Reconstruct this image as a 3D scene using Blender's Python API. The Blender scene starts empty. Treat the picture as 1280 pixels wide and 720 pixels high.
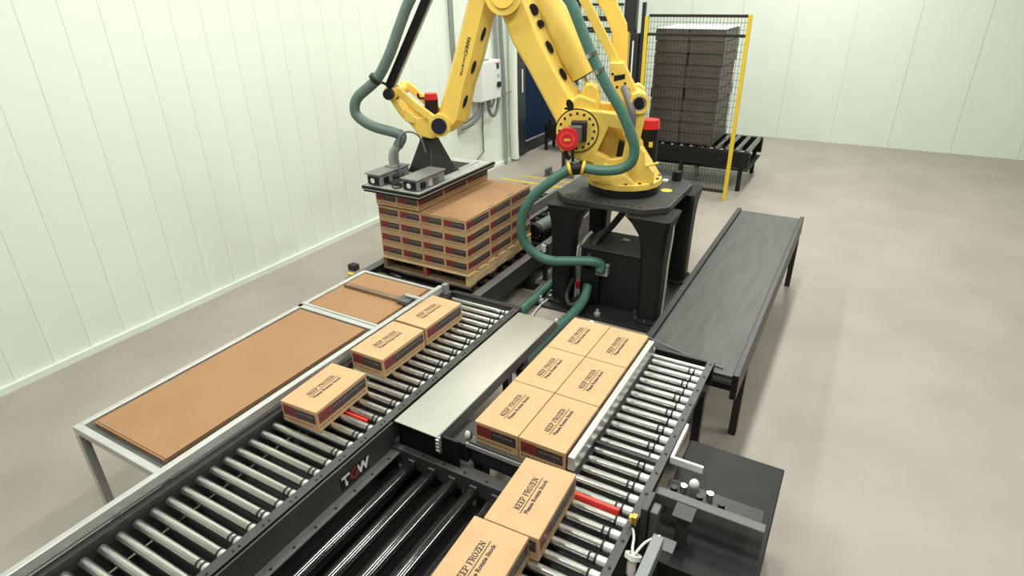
import bpy, bmesh, math, random
from mathutils import Vector, Matrix
random.seed(7)
SC = bpy.context.scene
COL = SC.collection
PI = math.pi

# ------------------------------------------------------------------ camera
cam_d = bpy.data.cameras.new('camera'); cam = bpy.data.objects.new('camera', cam_d); COL.objects.link(cam)
yaw, pitch, roll = -0.5259, 0.45982, -0.016678
cam_pos = Vector((1.41286, -2.02891, 2.86674))
fw = Vector((math.sin(yaw)*math.cos(pitch), math.cos(yaw)*math.cos(pitch), -math.sin(pitch)))
rt = Vector((math.cos(yaw), -math.sin(yaw), 0)); up = rt.cross(fw)
r2 = rt*math.cos(roll)+up*math.sin(roll); u2 = -rt*math.sin(roll)+up*math.cos(roll)
M = Matrix((r2, u2, -fw)).transposed().to_4x4(); M.translation = cam_pos
cam.matrix_world = M
cam_d.sensor_width = 36.0; cam_d.lens = 760.0*36.0/1280.0
cam_d.clip_start = 0.05; cam_d.clip_end = 100
SC.camera = cam

# ------------------------------------------------------------------ world, exposure
w = bpy.data.worlds.new('world'); SC.world = w; w.use_nodes = True
w.node_tree.nodes['Background'].inputs[0].default_value = (0.9, 1.0, 0.95, 1)
w.node_tree.nodes['Background'].inputs[1].default_value = 0.05
SC.view_settings.view_transform = 'Standard'; SC.view_settings.look = 'None'
SC.view_settings.gamma = 1.0; SC.view_settings.use_curve_mapping = False
SC.view_settings.exposure = 0.42
LAMP_W = 62.0
LAMP_COL = (1.0, 0.985, 0.90)
LAMPS = [(-2.4, 1.4), (-2.4, 4.8), (-2.6, 8.6), (0.5, 1.0), (0.5, 4.2), (0.4, 7.4), (0.4, 10.0), (3.6, 2.6), (3.6, 6.6), (-1.4, -1.8), (1.6, -1.8)]
CEIL = 5.2

# ------------------------------------------------------------------ materials
MATS = {}
def mat(name, col, rough=0.6, metal=0.0, noise=0.0, nscale=8.0, bump=0.0, bscale=60.0, stretch=(1,1,1), emit=None, spec=0.5, col2=None, alpha=None):
    m = bpy.data.materials.new(name); m.use_nodes = True
    nt = m.node_tree; b = nt.nodes['Principled BSDF']
    b.inputs['Roughness'].default_value = rough; b.inputs['Metallic'].default_value = metal
    b.inputs['Specular IOR Level'].default_value = spec
    b.inputs['Base Color'].default_value = (*col, 1)
    if noise > 0 or bump > 0:
        tc = nt.nodes.new('ShaderNodeTexCoord'); mp = nt.nodes.new('ShaderNodeMapping')
        mp.inputs['Scale'].default_value = stretch
        nt.links.new(tc.outputs['Object'], mp.inputs['Vector'])
    if noise > 0:
        n = nt.nodes.new('ShaderNodeTexNoise'); n.inputs['Scale'].default_value = nscale; n.inputs['Detail'].default_value = 6
        nt.links.new(mp.outputs['Vector'], n.inputs['Vector'])
        rp = nt.nodes.new('ShaderNodeValToRGB')
        c2 = col2 if col2 else tuple(c*(1-noise) for c in col)
        rp.color_ramp.elements[0].color = (*c2, 1); rp.color_ramp.elements[0].position = 0.3
        rp.color_ramp.elements[1].color = (*[min(1, c*(1+0.3*noise)) for c in col], 1); rp.color_ramp.elements[1].position = 0.68
        nt.links.new(n.outputs['Fac'], rp.inputs['Fac']); nt.links.new(rp.outputs['Color'], b.inputs['Base Color'])
    if bump > 0:
        n2 = nt.nodes.new('ShaderNodeTexNoise'); n2.inputs['Scale'].default_value = bscale; n2.inputs['Detail'].default_value = 3
        nt.links.new(mp.outputs['Vector'], n2.inputs['Vector'])
        bp = nt.nodes.new('ShaderNodeBump'); bp.inputs['Strength'].default_value = bump; bp.inputs['Distance'].default_value = 0.01
        nt.links.new(n2.outputs['Fac'], bp.inputs['Height']); nt.links.new(bp.outputs['Normal'], b.inputs['Normal'])
    if emit:
        b.inputs['Emission Color'].default_value = (*emit[0], 1); b.inputs['Emission Strength'].default_value = emit[1]
    MATS[name] = m
    return m

mat('wall_white', (0.76, 0.845, 0.76), 0.45, noise=0.06, nscale=1.5, stretch=(1,1,0.3))
mat('wall_far', (0.22, 0.23, 0.22), 0.7, noise=0.1, nscale=2)
mat('wall_groove', (0.74, 0.82, 0.735), 0.6)
mat('ceiling_white', (0.45, 0.45, 0.44), 0.8)
mat('concrete', (0.36, 0.33, 0.29), 0.42, noise=0.14, nscale=1.3, bump=0.08, bscale=30)
mat('robot_yellow', (0.88, 0.625, 0.125), 0.36, noise=0.05, nscale=5)
mat('black', (0.009, 0.009, 0.010), 0.5, noise=0.3, nscale=12, spec=0.3)
mat('black_rubber', (0.015, 0.015, 0.016), 0.6)
mat('navy_cap', (0.012, 0.014, 0.03), 0.35)
mat('charcoal', (0.016, 0.016, 0.016), 0.42, noise=0.25, nscale=6)
mat('pedestal_grey', (0.0125, 0.0125, 0.013), 0.5, noise=0.2, nscale=5, spec=0.3)
mat('frame_grey', (0.045, 0.046, 0.045), 0.42, noise=0.25, nscale=7)
mat('frame_mid', (0.115, 0.114, 0.110), 0.45, noise=0.25, nscale=7)
mat('grey_paint', (0.22, 0.24, 0.25), 0.45, noise=0.1, nscale=6)
mat('red_plastic', (0.62, 0.02, 0.03), 0.35)
mat('red_stop', (0.75, 0.05, 0.035), 0.4)
mat('steel_plate', (0.42, 0.43, 0.385), 0.38, metal=0.75, noise=0.12, nscale=5, bump=0.03, bscale=40, stretch=(1,0.2,1))
mat('roller_zinc', (0.70, 0.71, 0.68), 0.22, metal=0.95, noise=0.04, nscale=3)
mat('roller_end', (0.62, 0.65, 0.63), 0.35, metal=0.6)
mat('dark_roller', (0.09, 0.09, 0.093), 0.11, metal=0.9, noise=0.12, nscale=3, stretch=(1,0.4,1))
mat('aluminium', (0.60, 0.61, 0.59), 0.35, metal=0.55, noise=0.08, nscale=10)
mat('chrome', (0.8, 0.8, 0.8), 0.15, metal=1.0)
mat('white_plastic', (0.8, 0.8, 0.78), 0.4)
mat('carton_kraft', (0.55, 0.355, 0.185), 0.72, noise=0.08, nscale=7)
mat('carton_edge', (0.42, 0.27, 0.13), 0.8, noise=0.15, nscale=12)
mat('sheet_kraft', (0.345, 0.195, 0.092), 0.75, noise=0.08, nscale=3)
mat('print_black', (0.03, 0.022, 0.02), 0.6)
mat('print_dark', (0.055, 0.042, 0.045), 0.55, noise=0.3, nscale=30)
mat('print_red', (0.24, 0.026, 0.026), 0.55)
mat('print_grey', (0.22, 0.15, 0.09), 0.65)
mat('print_pale', (0.25, 0.20, 0.16), 0.6)
mat('pallet_wood', (0.70, 0.52, 0.27), 0.75, noise=0.25, nscale=9, stretch=(1,1,4))
mat('pallet_shade_and_bar', (0.22, 0.15, 0.09), 0.8, noise=0.3, nscale=9)  # pallet wood with underside shade in its colour; also the clamp bar's brown
mat('pallet_red', (0.36, 0.07, 0.04), 0.7)
mat('hose_green', (0.062, 0.165, 0.125), 0.45, noise=0.12, nscale=20)
mat('hose_grey_green', (0.115, 0.168, 0.148), 0.5, noise=0.12, nscale=20)
mat('cable_black', (0.012, 0.012, 0.012), 0.5)
mat('cable_grey', (0.16, 0.15, 0.16), 0.5)
mat('cable_white', (0.6, 0.6, 0.55), 0.5)
mat('conduit', (0.36, 0.38, 0.37), 0.4, metal=0.5)
mat('gripper_top', (0.52, 0.53, 0.51), 0.38, metal=0.3, noise=0.25, nscale=7)
mat('lid_grey', (0.24, 0.24, 0.23), 0.4, metal=0.3)
mat('box_white', (0.72, 0.74, 0.72), 0.4)
mat('door_blue', (0.003, 0.016, 0.05), 0.7, noise=0.15, nscale=3, spec=0.15)
mat('tape_yellow', (0.75, 0.53, 0.03), 0.5, noise=0.25, nscale=14)
mat('fence_yellow', (0.72, 0.52, 0.03), 0.45)
mat('fence_black', (0.013, 0.013, 0.016), 0.4)
mat('stack_brown', (0.105, 0.088, 0.076), 0.5, noise=0.3, nscale=5, stretch=(1,1,4))
mat('belt', (0.050, 0.052, 0.048), 0.45, noise=0.5, nscale=4, stretch=(4,0.5,1))
mat('lamp_housing', (0.7, 0.7, 0.7), 0.5)
mat('lamp_diffuser', (0.9, 0.9, 0.9), 0.4, emit=((1, 0.98, 0.92), 4.0))
mat('sticker_yellow', (0.85, 0.6, 0.08), 0.5)
mat('brass', (0.65, 0.42, 0.08), 0.3, metal=0.8)
mat('clear_plastic', (0.7, 0.72, 0.66), 0.2)

# ------------------------------------------------------------------ mesh builder
ORG = {}
class MB:
    def __init__(s): s.v = []; s.f = []; s.m = []; s.sm = []
    def _add(s, vs, fs, mi=0, smooth=False):
        o = len(s.v); s.v += [tuple(v) for v in vs]
        for f in fs: s.f.append(tuple(i+o for i in f)); s.m.append(mi); s.sm.append(smooth)
        return s
    def box(s, x0, x1, y0, y1, z0, z1, mi=0):
        return s._add([(x0,y0,z0),(x1,y0,z0),(x1,y1,z0),(x0,y1,z0),(x0,y0,z1),(x1,y0,z1),(x1,y1,z1),(x0,y1,z1)],
               [(0,3,2,1),(4,5,6,7),(0,1,5,4),(1,2,6,5),(2,3,7,6),(3,0,4,7)], mi)
    def hexa(s, bot, top, mi=0):      # general loft between equal polygons
        n = len(bot)
        return s._add(list(bot)+list(top), [tuple(reversed(range(n))), tuple(range(n, 2*n))]+[(i,(i+1)%n,n+(i+1)%n,n+i) for i in range(n)], mi)
    def loft(s, rings, mi=0, cap=True, smooth=False):
        n = len(rings[0]); vs = [p for r in rings for p in r]; fs = []
        for k in range(len(rings)-1):
            for i in range(n):
                j = (i+1) % n; fs.append((k*n+i, k*n+j, (k+1)*n+j, (k+1)*n+i))
        s._add(vs, fs, mi, smooth)
        if cap:
            s._add(rings[0], [tuple(reversed(range(n)))], mi); s._add(rings[-1], [tuple(range(n))], mi)
        return s
    def prism(s, poly, fn, a, b, mi=0):
        return s.hexa([fn(p, a) for p in poly], [fn(p, b) for p in poly], mi)
    def cyl(s, p0, p1, r0, r1=None, n=20, mi=0, cap=True, smooth=True):
        r1 = r0 if r1 is None else r1
        p0 = Vector(p0); p1 = Vector(p1); d = (p1-p0).normalized()
        a = d.orthogonal().normalized(); b = d.cross(a)
        R0 = [p0+(a*math.cos(t)+b*math.sin(t))*r0 for t in [2*PI*i/n for i in range(n)]]
        R1 = [p1+(a*math.cos(t)+b*math.sin(t))*r1 for t in [2*PI*i/n for i in range(n)]]
        s.loft([R0, R1], mi, False, smooth)
        if cap: s._add(R0, [tuple(reversed(range(n)))], mi); s._add(R1, [tuple(range(n))], mi)
        return s
    def ring(s, p0, p1, ro, ri, n=28, mi=0):
        p0 = Vector(p0); p1 = Vector(p1); d = (p1-p0).normalized(); a = d.orthogonal().normalized(); b = d.cross(a)
        C = lambda p, r: [p+(a*math.cos(t)+b*math.sin(t))*r for t in [2*PI*i/n for i in range(n)]]
        s.loft([C(p0,ri), C(p0,ro), C(p1,ro), C(p1,ri), C(p0,ri)], mi, False, False)
        return s
    def tube(s, pts, r, n=10, mi=0, sub=6, closed_caps=True):
        pts = smooth_path(pts, sub) if sub > 1 else [Vector(p) for p in pts]
        t0 = (pts[1]-pts[0]).normalized(); a = t0.orthogonal().normalized()
        rings = []
        for i, p in enumerate(pts):
            t = (pts[min(i+1, len(pts)-1)]-pts[max(i-1, 0)]).normalized()
            a = (a-t*a.dot(t)).normalized(); b = t.cross(a)
            rr = r[i*len(r)//len(pts)] if isinstance(r, (list, tuple)) else r
            rings.append([p+(a*math.cos(q)+b*math.sin(q))*rr for q in [2*PI*k/n for k in range(n)]])
        return s.loft(rings, mi, closed_caps, True)
    def sphere(s, c, r, mi=0, n=12, sx=1, sy=1, sz=1):
        rings = []
        for k in range(1, n//2):
            ph = PI*k/(n//2)
            rings.append([(c[0]+sx*r*math.sin(ph)*math.cos(2*PI*i/n), c[1]+sy*r*math.sin(ph)*math.sin(2*PI*i/n), c[2]-sz*r*math.cos(ph)) for i in range(n)])
        return s.loft(rings, mi, True, True)
    def mesh(s, name, mats, off=(0,0,0)):
        me = bpy.data.meshes.new(name)
        me.from_pydata([(v[0]-off[0], v[1]-off[1], v[2]-off[2]) for v in s.v], [], s.f)
        for m in ([mats] if isinstance(mats, str) else mats): me.materials.append(MATS[m])
        me.polygons.foreach_set('material_index', s.m); me.polygons.foreach_set('use_smooth', s.sm)
        me.update()
        return me
    def build(s, name, mats, parent=None, bevel=0.0, label=None, kind=None, seg=2):
        lo = [min(v[i] for v in s.v) for i in range(3)]; hi = [max(v[i] for v in s.v) for i in range(3)]
        c = Vector(((lo[0]+hi[0])/2, (lo[1]+hi[1])/2, lo[2] if parent is None else (lo[2]+hi[2])/2))
        o = bpy.data.objects.new(name, s.mesh(name, mats, c)); COL.objects.link(o)
        ORG[o] = c
        if parent is not None: o.parent = parent; o.location = c-ORG[parent]
        else: o.location = c
        if bevel:
            b = o.modifiers.new('bevel', 'BEVEL'); b.width = bevel; b.segments = seg; b.limit_method = 'ANGLE'; b.angle_limit = math.radians(40)
            b.harden_normals = False
        if label: o['label'] = label
        if kind: o['kind'] = kind
        return o
def smooth_path(pts, sub):
    P = [Vector(p) for p in pts]; out = []
    for i in range(len(P)-1):
        p0 = P[max(i-1,0)]; p1 = P[i]; p2 = P[i+1]; p3 = P[min(i+2, len(P)-1)]
        for k in range(sub):
            t = k/sub
            out.append(0.5*((2*p1)+(p2-p0)*t+(2*p0-5*p1+4*p2-p3)*t*t+(3*p1-p0-3*p2+p3)*t**3))
    out.append(P[-1]); return out
def tag(o, label, cat, group=None):
    o['label'] = label; o['category'] = cat
    if group: o['group'] = group
    return o
def root(name, loc, label, cat, group=None, rz=0.0):
    o = bpy.data.objects.new(name, None); COL.objects.link(o); o.location = loc; o.rotation_euler.z = rz
    o.empty_display_size = 0.1; ORG[o] = Vector(loc)
    return tag(o, label, cat, group)
def shared(name, me, parent, world, rot=None):
    o = bpy.data.objects.new(name, me); COL.objects.link(o)
    ORG[o] = Vector(world); o.parent = parent
    o.location = Vector(world)-(ORG[parent] if parent is not None else Vector((0,0,0)))
    if rot: o.rotation_euler = rot
    return o
def text_mesh(name, lines, matname):
    """lines: (string, size, x, y, align) -> one mesh lying in local XY"""
    bm = bmesh.new()
    for (st, size, x, y, bold) in lines:
        cu = bpy.data.curves.new('t', 'FONT'); cu.body = st; cu.size = size; cu.align_x = 'CENTER'; cu.align_y = 'CENTER'
        cu.offset = bold; cu.resolution_u = 2
        ob = bpy.data.objects.new('t', cu)
        me = bpy.data.meshes.new_from_object(ob)
        me.transform(Matrix.Translation((x, y, 0))); bm.from_mesh(me)
        bpy.data.objects.remove(ob); bpy.data.meshes.remove(me); bpy.data.curves.remove(cu)
    me = bpy.data.meshes.new(name); bm.to_mesh(me); bm.free()
    me.materials.append(MATS[matname]); return me

# ------------------------------------------------------------------ setting
XW, XE, YS, YN = -4.15, 6.2, -5.0, 11.6
o = MB().box(XW-0.3, XE+0.2, YS-0.2, YN+0.2, -0.1, 0.0).build('floor', 'concrete', kind='structure')
wl = MB().box(XW-0.10, XW-0.005, YS, 7.78, 0, CEIL).box(XW-0.10, XW-0.005, 10.46, YN, 0, CEIL).box(XW-0.10, XW-0.005, 7.78, 10.46, 3.3, CEIL).build('wall_left', 'wall_groove', kind='structure')
me = MB().box(-0.005, 0.0, -0.1485, 0.1485, 0, CEIL).mesh('panel', 'wall_white')
y = YS+0.15
while y < 7.65:
    shared('panel', me, wl, (XW, y, 0)); y += 0.3
for y in (10.62, 10.92, 11.22): shared('panel', me, wl, (XW, y, 0))
MB().box(XW-0.005, XW, 7.78, 10.46, 3.3, CEIL).build('header_panel', 'wall_white', wl)
wb = MB().box(XW, XE, YN+0.012, YN+0.1, 0, CEIL).build('wall_back', 'wall_groove', kind='structure')
me = MB().box(-0.495, 0.495, 0, 0.012, 0, CEIL).mesh('panel', 'wall_white')
x = XW+0.5
while x < XE-0.3: shared('panel', me, wb, (x, YN, 0)); x += 1.0
MB().box(XE, XE+0.1, YS, YN, 0, CEIL).build('wall_right', 'wall_far', kind='structure')
MB().box(XW, XE, YS-0.1, YS, 0, CEIL).build('wall_front', 'wall_far', kind='structure')
MB().box(XW-0.1, XE+0.1, YS-0.1, YN+0.1, CEIL, CEIL+0.1).build('ceiling', 'ceiling_white', kind='structure')
# baseboard kerb along the left wall
MB().box(XW, XW+0.03, YS, 7.74, 0, 0.06).build('baseboard_left', 'wall_white', kind='structure')
# dark blue door at the end of the left wall
d = MB().box(XW-0.06, XW-0.02, 8.13, 10.35, 0.24, 3.2).build('door_1', 'door_blue', kind='structure')
MB().box(XW-0.08, XW+0.03, 7.76, 8.12, 0, 3.3).build('frame', 'fence_black', d, 0.01)
MB().box(XW-0.08, XW+0.03, 10.35, 10.47, 0, 3.3).build('frame', 'fence_black', d)
MB().box(XW-0.08, XW+0.03, 8.12, 10.35, 3.2, 3.3).build('frame', 'fence_black', d)
MB().box(XW-0.06, XW-0.005, 8.13, 10.35, 0.215, 0.24).build('bottom_seal', 'aluminium', d)
MB().box(XW-0.08, XW-0.015, 8.12, 10.35, 0, 0.215).build('kick_plate', 'fence_black', d)
MB().box(XW+0.03, XW+0.035, 7.98, 8.02, 1.15, 1.55).build('edge_strip', 'white_plastic', d)

# ceiling lights
for i, (x, y) in enumerate(LAMPS):
    rr = root('ceiling_light', (x, y, CEIL-0.12), 'long white ceiling light fixture above the conveyors', 'light', 'ceiling lights')
    MB().box(x-0.2, x+0.2, y-0.7, y+0.7, CEIL-0.10, CEIL).build('housing', 'lamp_housing', rr, 0.01)
    MB().box(x-0.17, x+0.17, y-0.66, y+0.66, CEIL-0.115, CEIL-0.10).build('diffuser', 'lamp_diffuser', rr)
    ld = bpy.data.lights.new('lamp', 'AREA'); ld.shape = 'RECTANGLE'; ld.size = 0.34; ld.size_y = 1.32; ld.energy = LAMP_W; ld.color = LAMP_COL
    lo = bpy.data.objects.new('lamp', ld); COL.objects.link(lo); lo.parent = rr; lo.location = (0, 0, -0.01)

# floor tape
for (a, b, c, dd, lab) in ((-3.7, -2.2, 6.44, 6.51, 'yellow floor marking tape running nearer the pallet load'), (-3.5, -1.9, 6.76, 6.81, 'thin yellow floor marking tape running nearer the blue door')):
    tag(MB().box(a, b, c, dd, 0.0, 0.002).build('floor_tape', 'tape_yellow'), lab, 'tape')

# ------------------------------------------------------------------ cartons
CW, CD, CH = 0.254, 0.406, 0.1317
hx, hy, hz = CW/2-0.0012, CD/2-0.0012, CH-0.0012
carton_me = MB().box(-hx, hx, -hy, hy, 0, hz).mesh('carton_body', 'carton_kraft')
bmx = bmesh.new(); bmx.from_mesh(carton_me)
bmesh.ops.bevel(bmx, geom=list(bmx.edges), offset=0.003, segments=2, affect='EDGES', profile=0.5); bmx.to_mesh(carton_me); bmx.free()
def print_mesh():
    m = MB(); e = 0.0006
    z0, z1 = 0.048, 0.113
    def quad(side, a0, a1, zz0, zz1, mi, lift=0):
        q = e+lift
        if side == 'n': vs = [(a0,-hy-q,zz0),(a1,-hy-q,zz0),(a1,-hy-q,zz1),(a0,-hy-q,zz1)]
        if side == 'f': vs = [(-a0,hy+q,zz0),(-a1,hy+q,zz0),(-a1,hy+q,zz1),(-a0,hy+q,zz1)]
        if side == 'r': vs = [(hx+q,a0,zz0),(hx+q,a1,zz0),(hx+q,a1,zz1),(hx+q,a0,zz1)]
        if side == 'l': vs = [(-hx-q,-a0,zz0),(-hx-q,-a1,zz0),(-hx-q,-a1,zz1),(-hx-q,-a0,zz1)]
        m._add(vs, [(0,1,2,3)], mi)
    rnd = random.Random(3)
    for side, h in (('n', hx), ('f', hx), ('r', hy), ('l', hy)):
        L = h-0.012
        rx = -L+0.085 if h < 0.15 else -L+0.10
        quad(side, rx, L, z0, z1-0.004, 1); 
        # slanted red field
        q = 0.0009
        quad(side, -L, rx, z0, z1, 0, 0.0002)
        a = rx+0.012
        while a < L-0.02:      # small pale lettering on the dark band
            wd = rnd.uniform(0.006, 0.016)
            quad(side, a, a+wd, z0+0.034, z0+0.043, 3, 0.0004); a += wd+rnd.uniform(0.004, 0.008)
        a = -L+0.01
        while a < rx-0.02:
            quad(side, a, a+0.010, z0+0.018, z0+0.034, 1, 0.0005); a += 0.016
        a = -L
        while a < L-0.02:      # small grey line of text below
            wd = rnd.uniform(0.008, 0.02)
            quad(side, a, min(a+wd, L), z0-0.026, z0-0.014, 2); a += wd+0.006
    return m.mesh('side_print', ['print_red', 'print_dark', 'print_grey', 'print_pale'])
print_me = print_mesh()
tx = text_mesh('top_lettering', [('Please Rotate Stock', 0.0262, 0, -0.021, 0.0010)], 'print_black')
SERIF = {'K': ([((.15,0),(.15,1),.18),((.2,.42),(.8,1),.09),((.35,.55),(.82,0),.17)], [(.15,0),(.15,1),(.8,1),(.82,0)], .95),
 'E': ([((.15,0),(.15,1),.18),((.1,.96),(.75,.96),.09),((.15,.52),(.6,.52),.09),((.1,.04),(.78,.04),.09),((.74,.75),(.74,1),.07),((.78,0),(.78,.27),.07)], [(.15,0),(.15,1)], .9),
 'P': ([((.15,0),(.15,1),.18),((.1,.96),(.6,.96),.09),((.1,.47),(.6,.47),.09),((.58,.95),(.75,.85),.14),((.75,.87),(.75,.58),.16),((.75,.6),(.58,.48),.14)], [(.15,0),(.15,1)], .92),
 'F': ([((.15,0),(.15,1),.18),((.1,.96),(.75,.96),.09),((.15,.5),(.6,.5),.09),((.74,.72),(.74,1),.07)], [(.15,0),(.15,1)], .85),
 'R': ([((.15,0),(.15,1),.18),((.1,.96),(.6,.96),.09),((.1,.5),(.6,.5),.09),((.58,.95),(.74,.86),.14),((.74,.88),(.74,.6),.16),((.74,.62),(.58,.5),.14),((.45,.5),(.82,0),.16)], [(.15,0),(.15,1),(.84,0)], .96),
 'O': ([((.5+.36*math.cos(t*PI/6),.5+.46*math.sin(t*PI/6)),(.5+.36*math.cos((t+1)*PI/6),.5+.46*math.sin((t+1)*PI/6)),.10+.07*abs(math.cos((t+.5)*PI/6))) for t in range(12)], [], 1.05),
 'Z': ([((.1,.96),(.8,.96),.09),((.1,.04),(.82,.04),.09),((.14,.04),(.76,.96),.17),((.12,.75),(.12,1),.07),((.8,0),(.8,.27),.07)], [], .92),
 'N': ([((.15,0),(.15,1),.09),((.85,0),(.85,1),.09),((.15,1),(.85,0),.18)], [(.15,0),(.15,1),(.85,1)], 1.02), ' ': ([], [], .55)}
def serif_line(me, text, x0, x1, y0, h_):
    tot = sum(SERIF[c_][2] for c_ in text); sx = (x1-x0)/tot; m = MB(); cx_ = x0
    def stroke(a, b, w_):
        ax, ay, bx, by = cx_+a[0]*sx, y0+a[1]*h_, cx_+b[0]*sx, y0+b[1]*h_
        d_ = Vector((bx-ax, by-ay)); d_.normalize(); n_ = Vector((-d_.y, d_.x))*(w_+0.07)*sx*0.5
        m._add([(ax+n_.x,ay+n_.y,0),(ax-n_.x,ay-n_.y,0),(bx-n_.x,by-n_.y,0),(bx+n_.x,by+n_.y,0)], [(0,1,2,3)])
    for c_ in text:
        st_, sf_, adv = SERIF[c_]
        for a, b, w_ in st_: stroke(a, b, w_)
        for (fx, fy) in sf_: stroke((fx-.17, fy+(.03 if fy == 0 else -.03)), (fx+.17, fy+(.03 if fy == 0 else -.03)), .09)
        cx_ += adv*sx
    t_ = m.mesh('t', 'print_black'); bm_ = bmesh.new(); bm_.from_mesh(me); bm_.from_mesh(t_); bm_.to_mesh(me); bm_.free(); bpy.data.meshes.remove(t_)
serif_line(tx, 'KEEP FROZEN', -0.100, 0.100, 0.0115, 0.027)
bmx = bmesh.new(); bmx.from_mesh(tx)
vs = [bmx.verts.new(v) for v in ((-0.116,-0.0015,0),(0.116,-0.0015,0),(0.116,0.0025,0),(-0.116,0.0025,0))]; bmx.faces.new(vs)
bmx.to_mesh(tx); bmx.free()
seam_me = MB().box(-0.0012, 0.0012, -hy+0.004, hy-0.004, 0, 0.0004).mesh('flap_seam', 'carton_edge')
def carton(x, y, z, label, group, rz=0.0, text=True):
    """x, y = centre of carton base"""
    r = root('carton', (x, y, z), label, 'carton', group, rz)
    b = bpy.data.objects.new('carton_body', carton_me); COL.objects.link(b); b.parent = r
    p = bpy.data.objects.new('side_print', print_me); COL.objects.link(p); p.parent = r; p['label'] = 'red and black printed band'
    if text:
        t = bpy.data.objects.new('top_lettering', tx); COL.objects.link(t); t.parent = r
        t.location = (0, 0, hz+0.0008); t.rotation_euler.z = PI/2; t['label'] = 'black lettering KEEP FROZEN Please Rotate Stock'
    return r

# ---- robot frame helper: arm plane coordinates (r along the arm, s towards the aisle, z up)
RO = Vector((-0.5, 3.45, 0)); RE = Vector((-0.93633, -0.35112, 0)); RN = Vector((0.35112, -0.93633, 0))
def A(r, s, z): return RO+RE*r+RN*s+Vector((0,0,z))
def pf(p, s): return A(p[0], s, p[1])

# ------------------------------------------------------------------ pallet, its load and the pallet conveyor
PX, PY = -2.515, 2.184
pal = root('pallet', (PX+0.508, PY+0.61, 0.337), 'pale wooden pallet under the stacked cartons on dark conveyor', 'pallet')
for i in range(7):
    y0 = PY-0.005+i*0.183
    MB().box(PX-0.01, PX+1.03, y0, y0+0.125, 0.457, 0.476).build('deck_board', 'pallet_wood', pal, 0.002)
for i, xx in enumerate((PX-0.005, PX+0.49, PX+0.985)):
    MB().box(xx, xx+0.04, PY, PY+1.22, 0.357, 0.457).build('stringer', ['pallet_shade_and_bar', 'pallet_red', 'pallet_wood'][i], pal, 0.002)  # left stringer darkened: shade below the deck put into its colour
for i in range(4):
    y0 = PY-0.005+i*0.365
    MB().box(PX-0.01, PX+1.03, y0, y0+0.125, 0.338, 0.357).build('bottom_board', 'pallet_shade_and_bar', pal, 0.002)  # dark tone is the shade under the deck, painted on the boards
lay = ['bottom layer', 'second layer up', 'third layer up', 'fourth layer up']
rows = ['front row', 'middle row', 'back row']; cols = ['leftmost column', 'second column from left', 'third column from left', 'rightmost column']
for k in range(4):
    for j in range(3):
        for i in range(4):
            if j == 1 and i in (1, 2): continue      # enclosed on every side
            carton(PX+CW*(i+0.5)+random.uniform(-.0008,.0008), PY+CD*(j+0.5)+random.uniform(-.0008,.0008), 0.4765+CH*k,
                   'brown carton in pallet load, %s, %s, %s' % (lay[k], rows[j], cols[i]), 'cartons stacked on the pallet', random.uniform(-.001,.001), text=False)
zt = 0.4765+CH*4
ts = MB().box(PX+0.508+0.003, PX+1.018, PY-0.002, PY+1.222, zt, zt+0.003).box(PX-0.002, PX+0.508+0.003, PY-0.002, PY+1.222, zt, zt+0.003).build('tier_sheet', 'sheet_kraft')
tag(ts, 'plain brown cardboard sheet lying on top of the pallet load', 'sheet')
for (xx, yy, lx, ly) in ((PX+0.86, PY+0.025, 0.14, 0.008), (PX+0.985, PY+0.47, 0.01, 0.13), (PX+0.985, PY+0.86, 0.01, 0.12)):
    MB().box(xx-lx/2, xx+lx/2, yy-ly/2, yy+ly/2, zt+0.003, zt+0.0036).build('slot', 'print_dark', ts)
zg = zt+0.014
for j in range(3):
    for i in range(2):
        carton(PX+CW*(i+0.5)-0.003, PY+CD*(j+0.5)-0.01, zg, 'brown carton held under the gripper, %s, %s' % (rows[j], ['left', 'right'][i]),
               'cartons held by the gripper', 0.0, text=False)

pc = root('pallet_conveyor', (-1.93, 3.4, 0), 'low dark roller conveyor carrying the loaded wooden pallet', 'conveyor')
for xx in (-2.62, -1.36):
    MB().box(xx, xx+0.05, 1.75, 5.3, 0.16, 0.37).build('side_frame', 'frame_grey', pc, 0.004)
    MB().box(xx-0.02, xx+0.07, 1.75, 5.3, 0.365, 0.372).build('top_flange', 'frame_mid', pc)
    for yy in (1.95, 3.1, 3.95, 5.15):
        MB().box(xx-0.01, xx+0.06, yy-0.04, yy+0.04, 0.0, 0.17).box(xx-0.05, xx+0.1, yy-0.07, yy+0.07, 0, 0.012).build('leg', 'charcoal', pc)
me = MB().cyl((-0.6,0,0), (0.6,0,0), 0.045, n=16).mesh('roller', 'dark_roller')
for i in range(19): shared('roller', me, pc, (-1.965, 1.9+i*0.18, 0.29))
MB().box(-2.57, -1.36, 1.74, 1.78, 0.18, 0.36).build('end_plate', 'charcoal', pc)
MB().box(-2.55, -1.38, 1.8, 5.25, 0.10, 0.12).build('shade_pan', 'black', pc)  # added dark sheet, stands in for the floor shadow under the rollers
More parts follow.
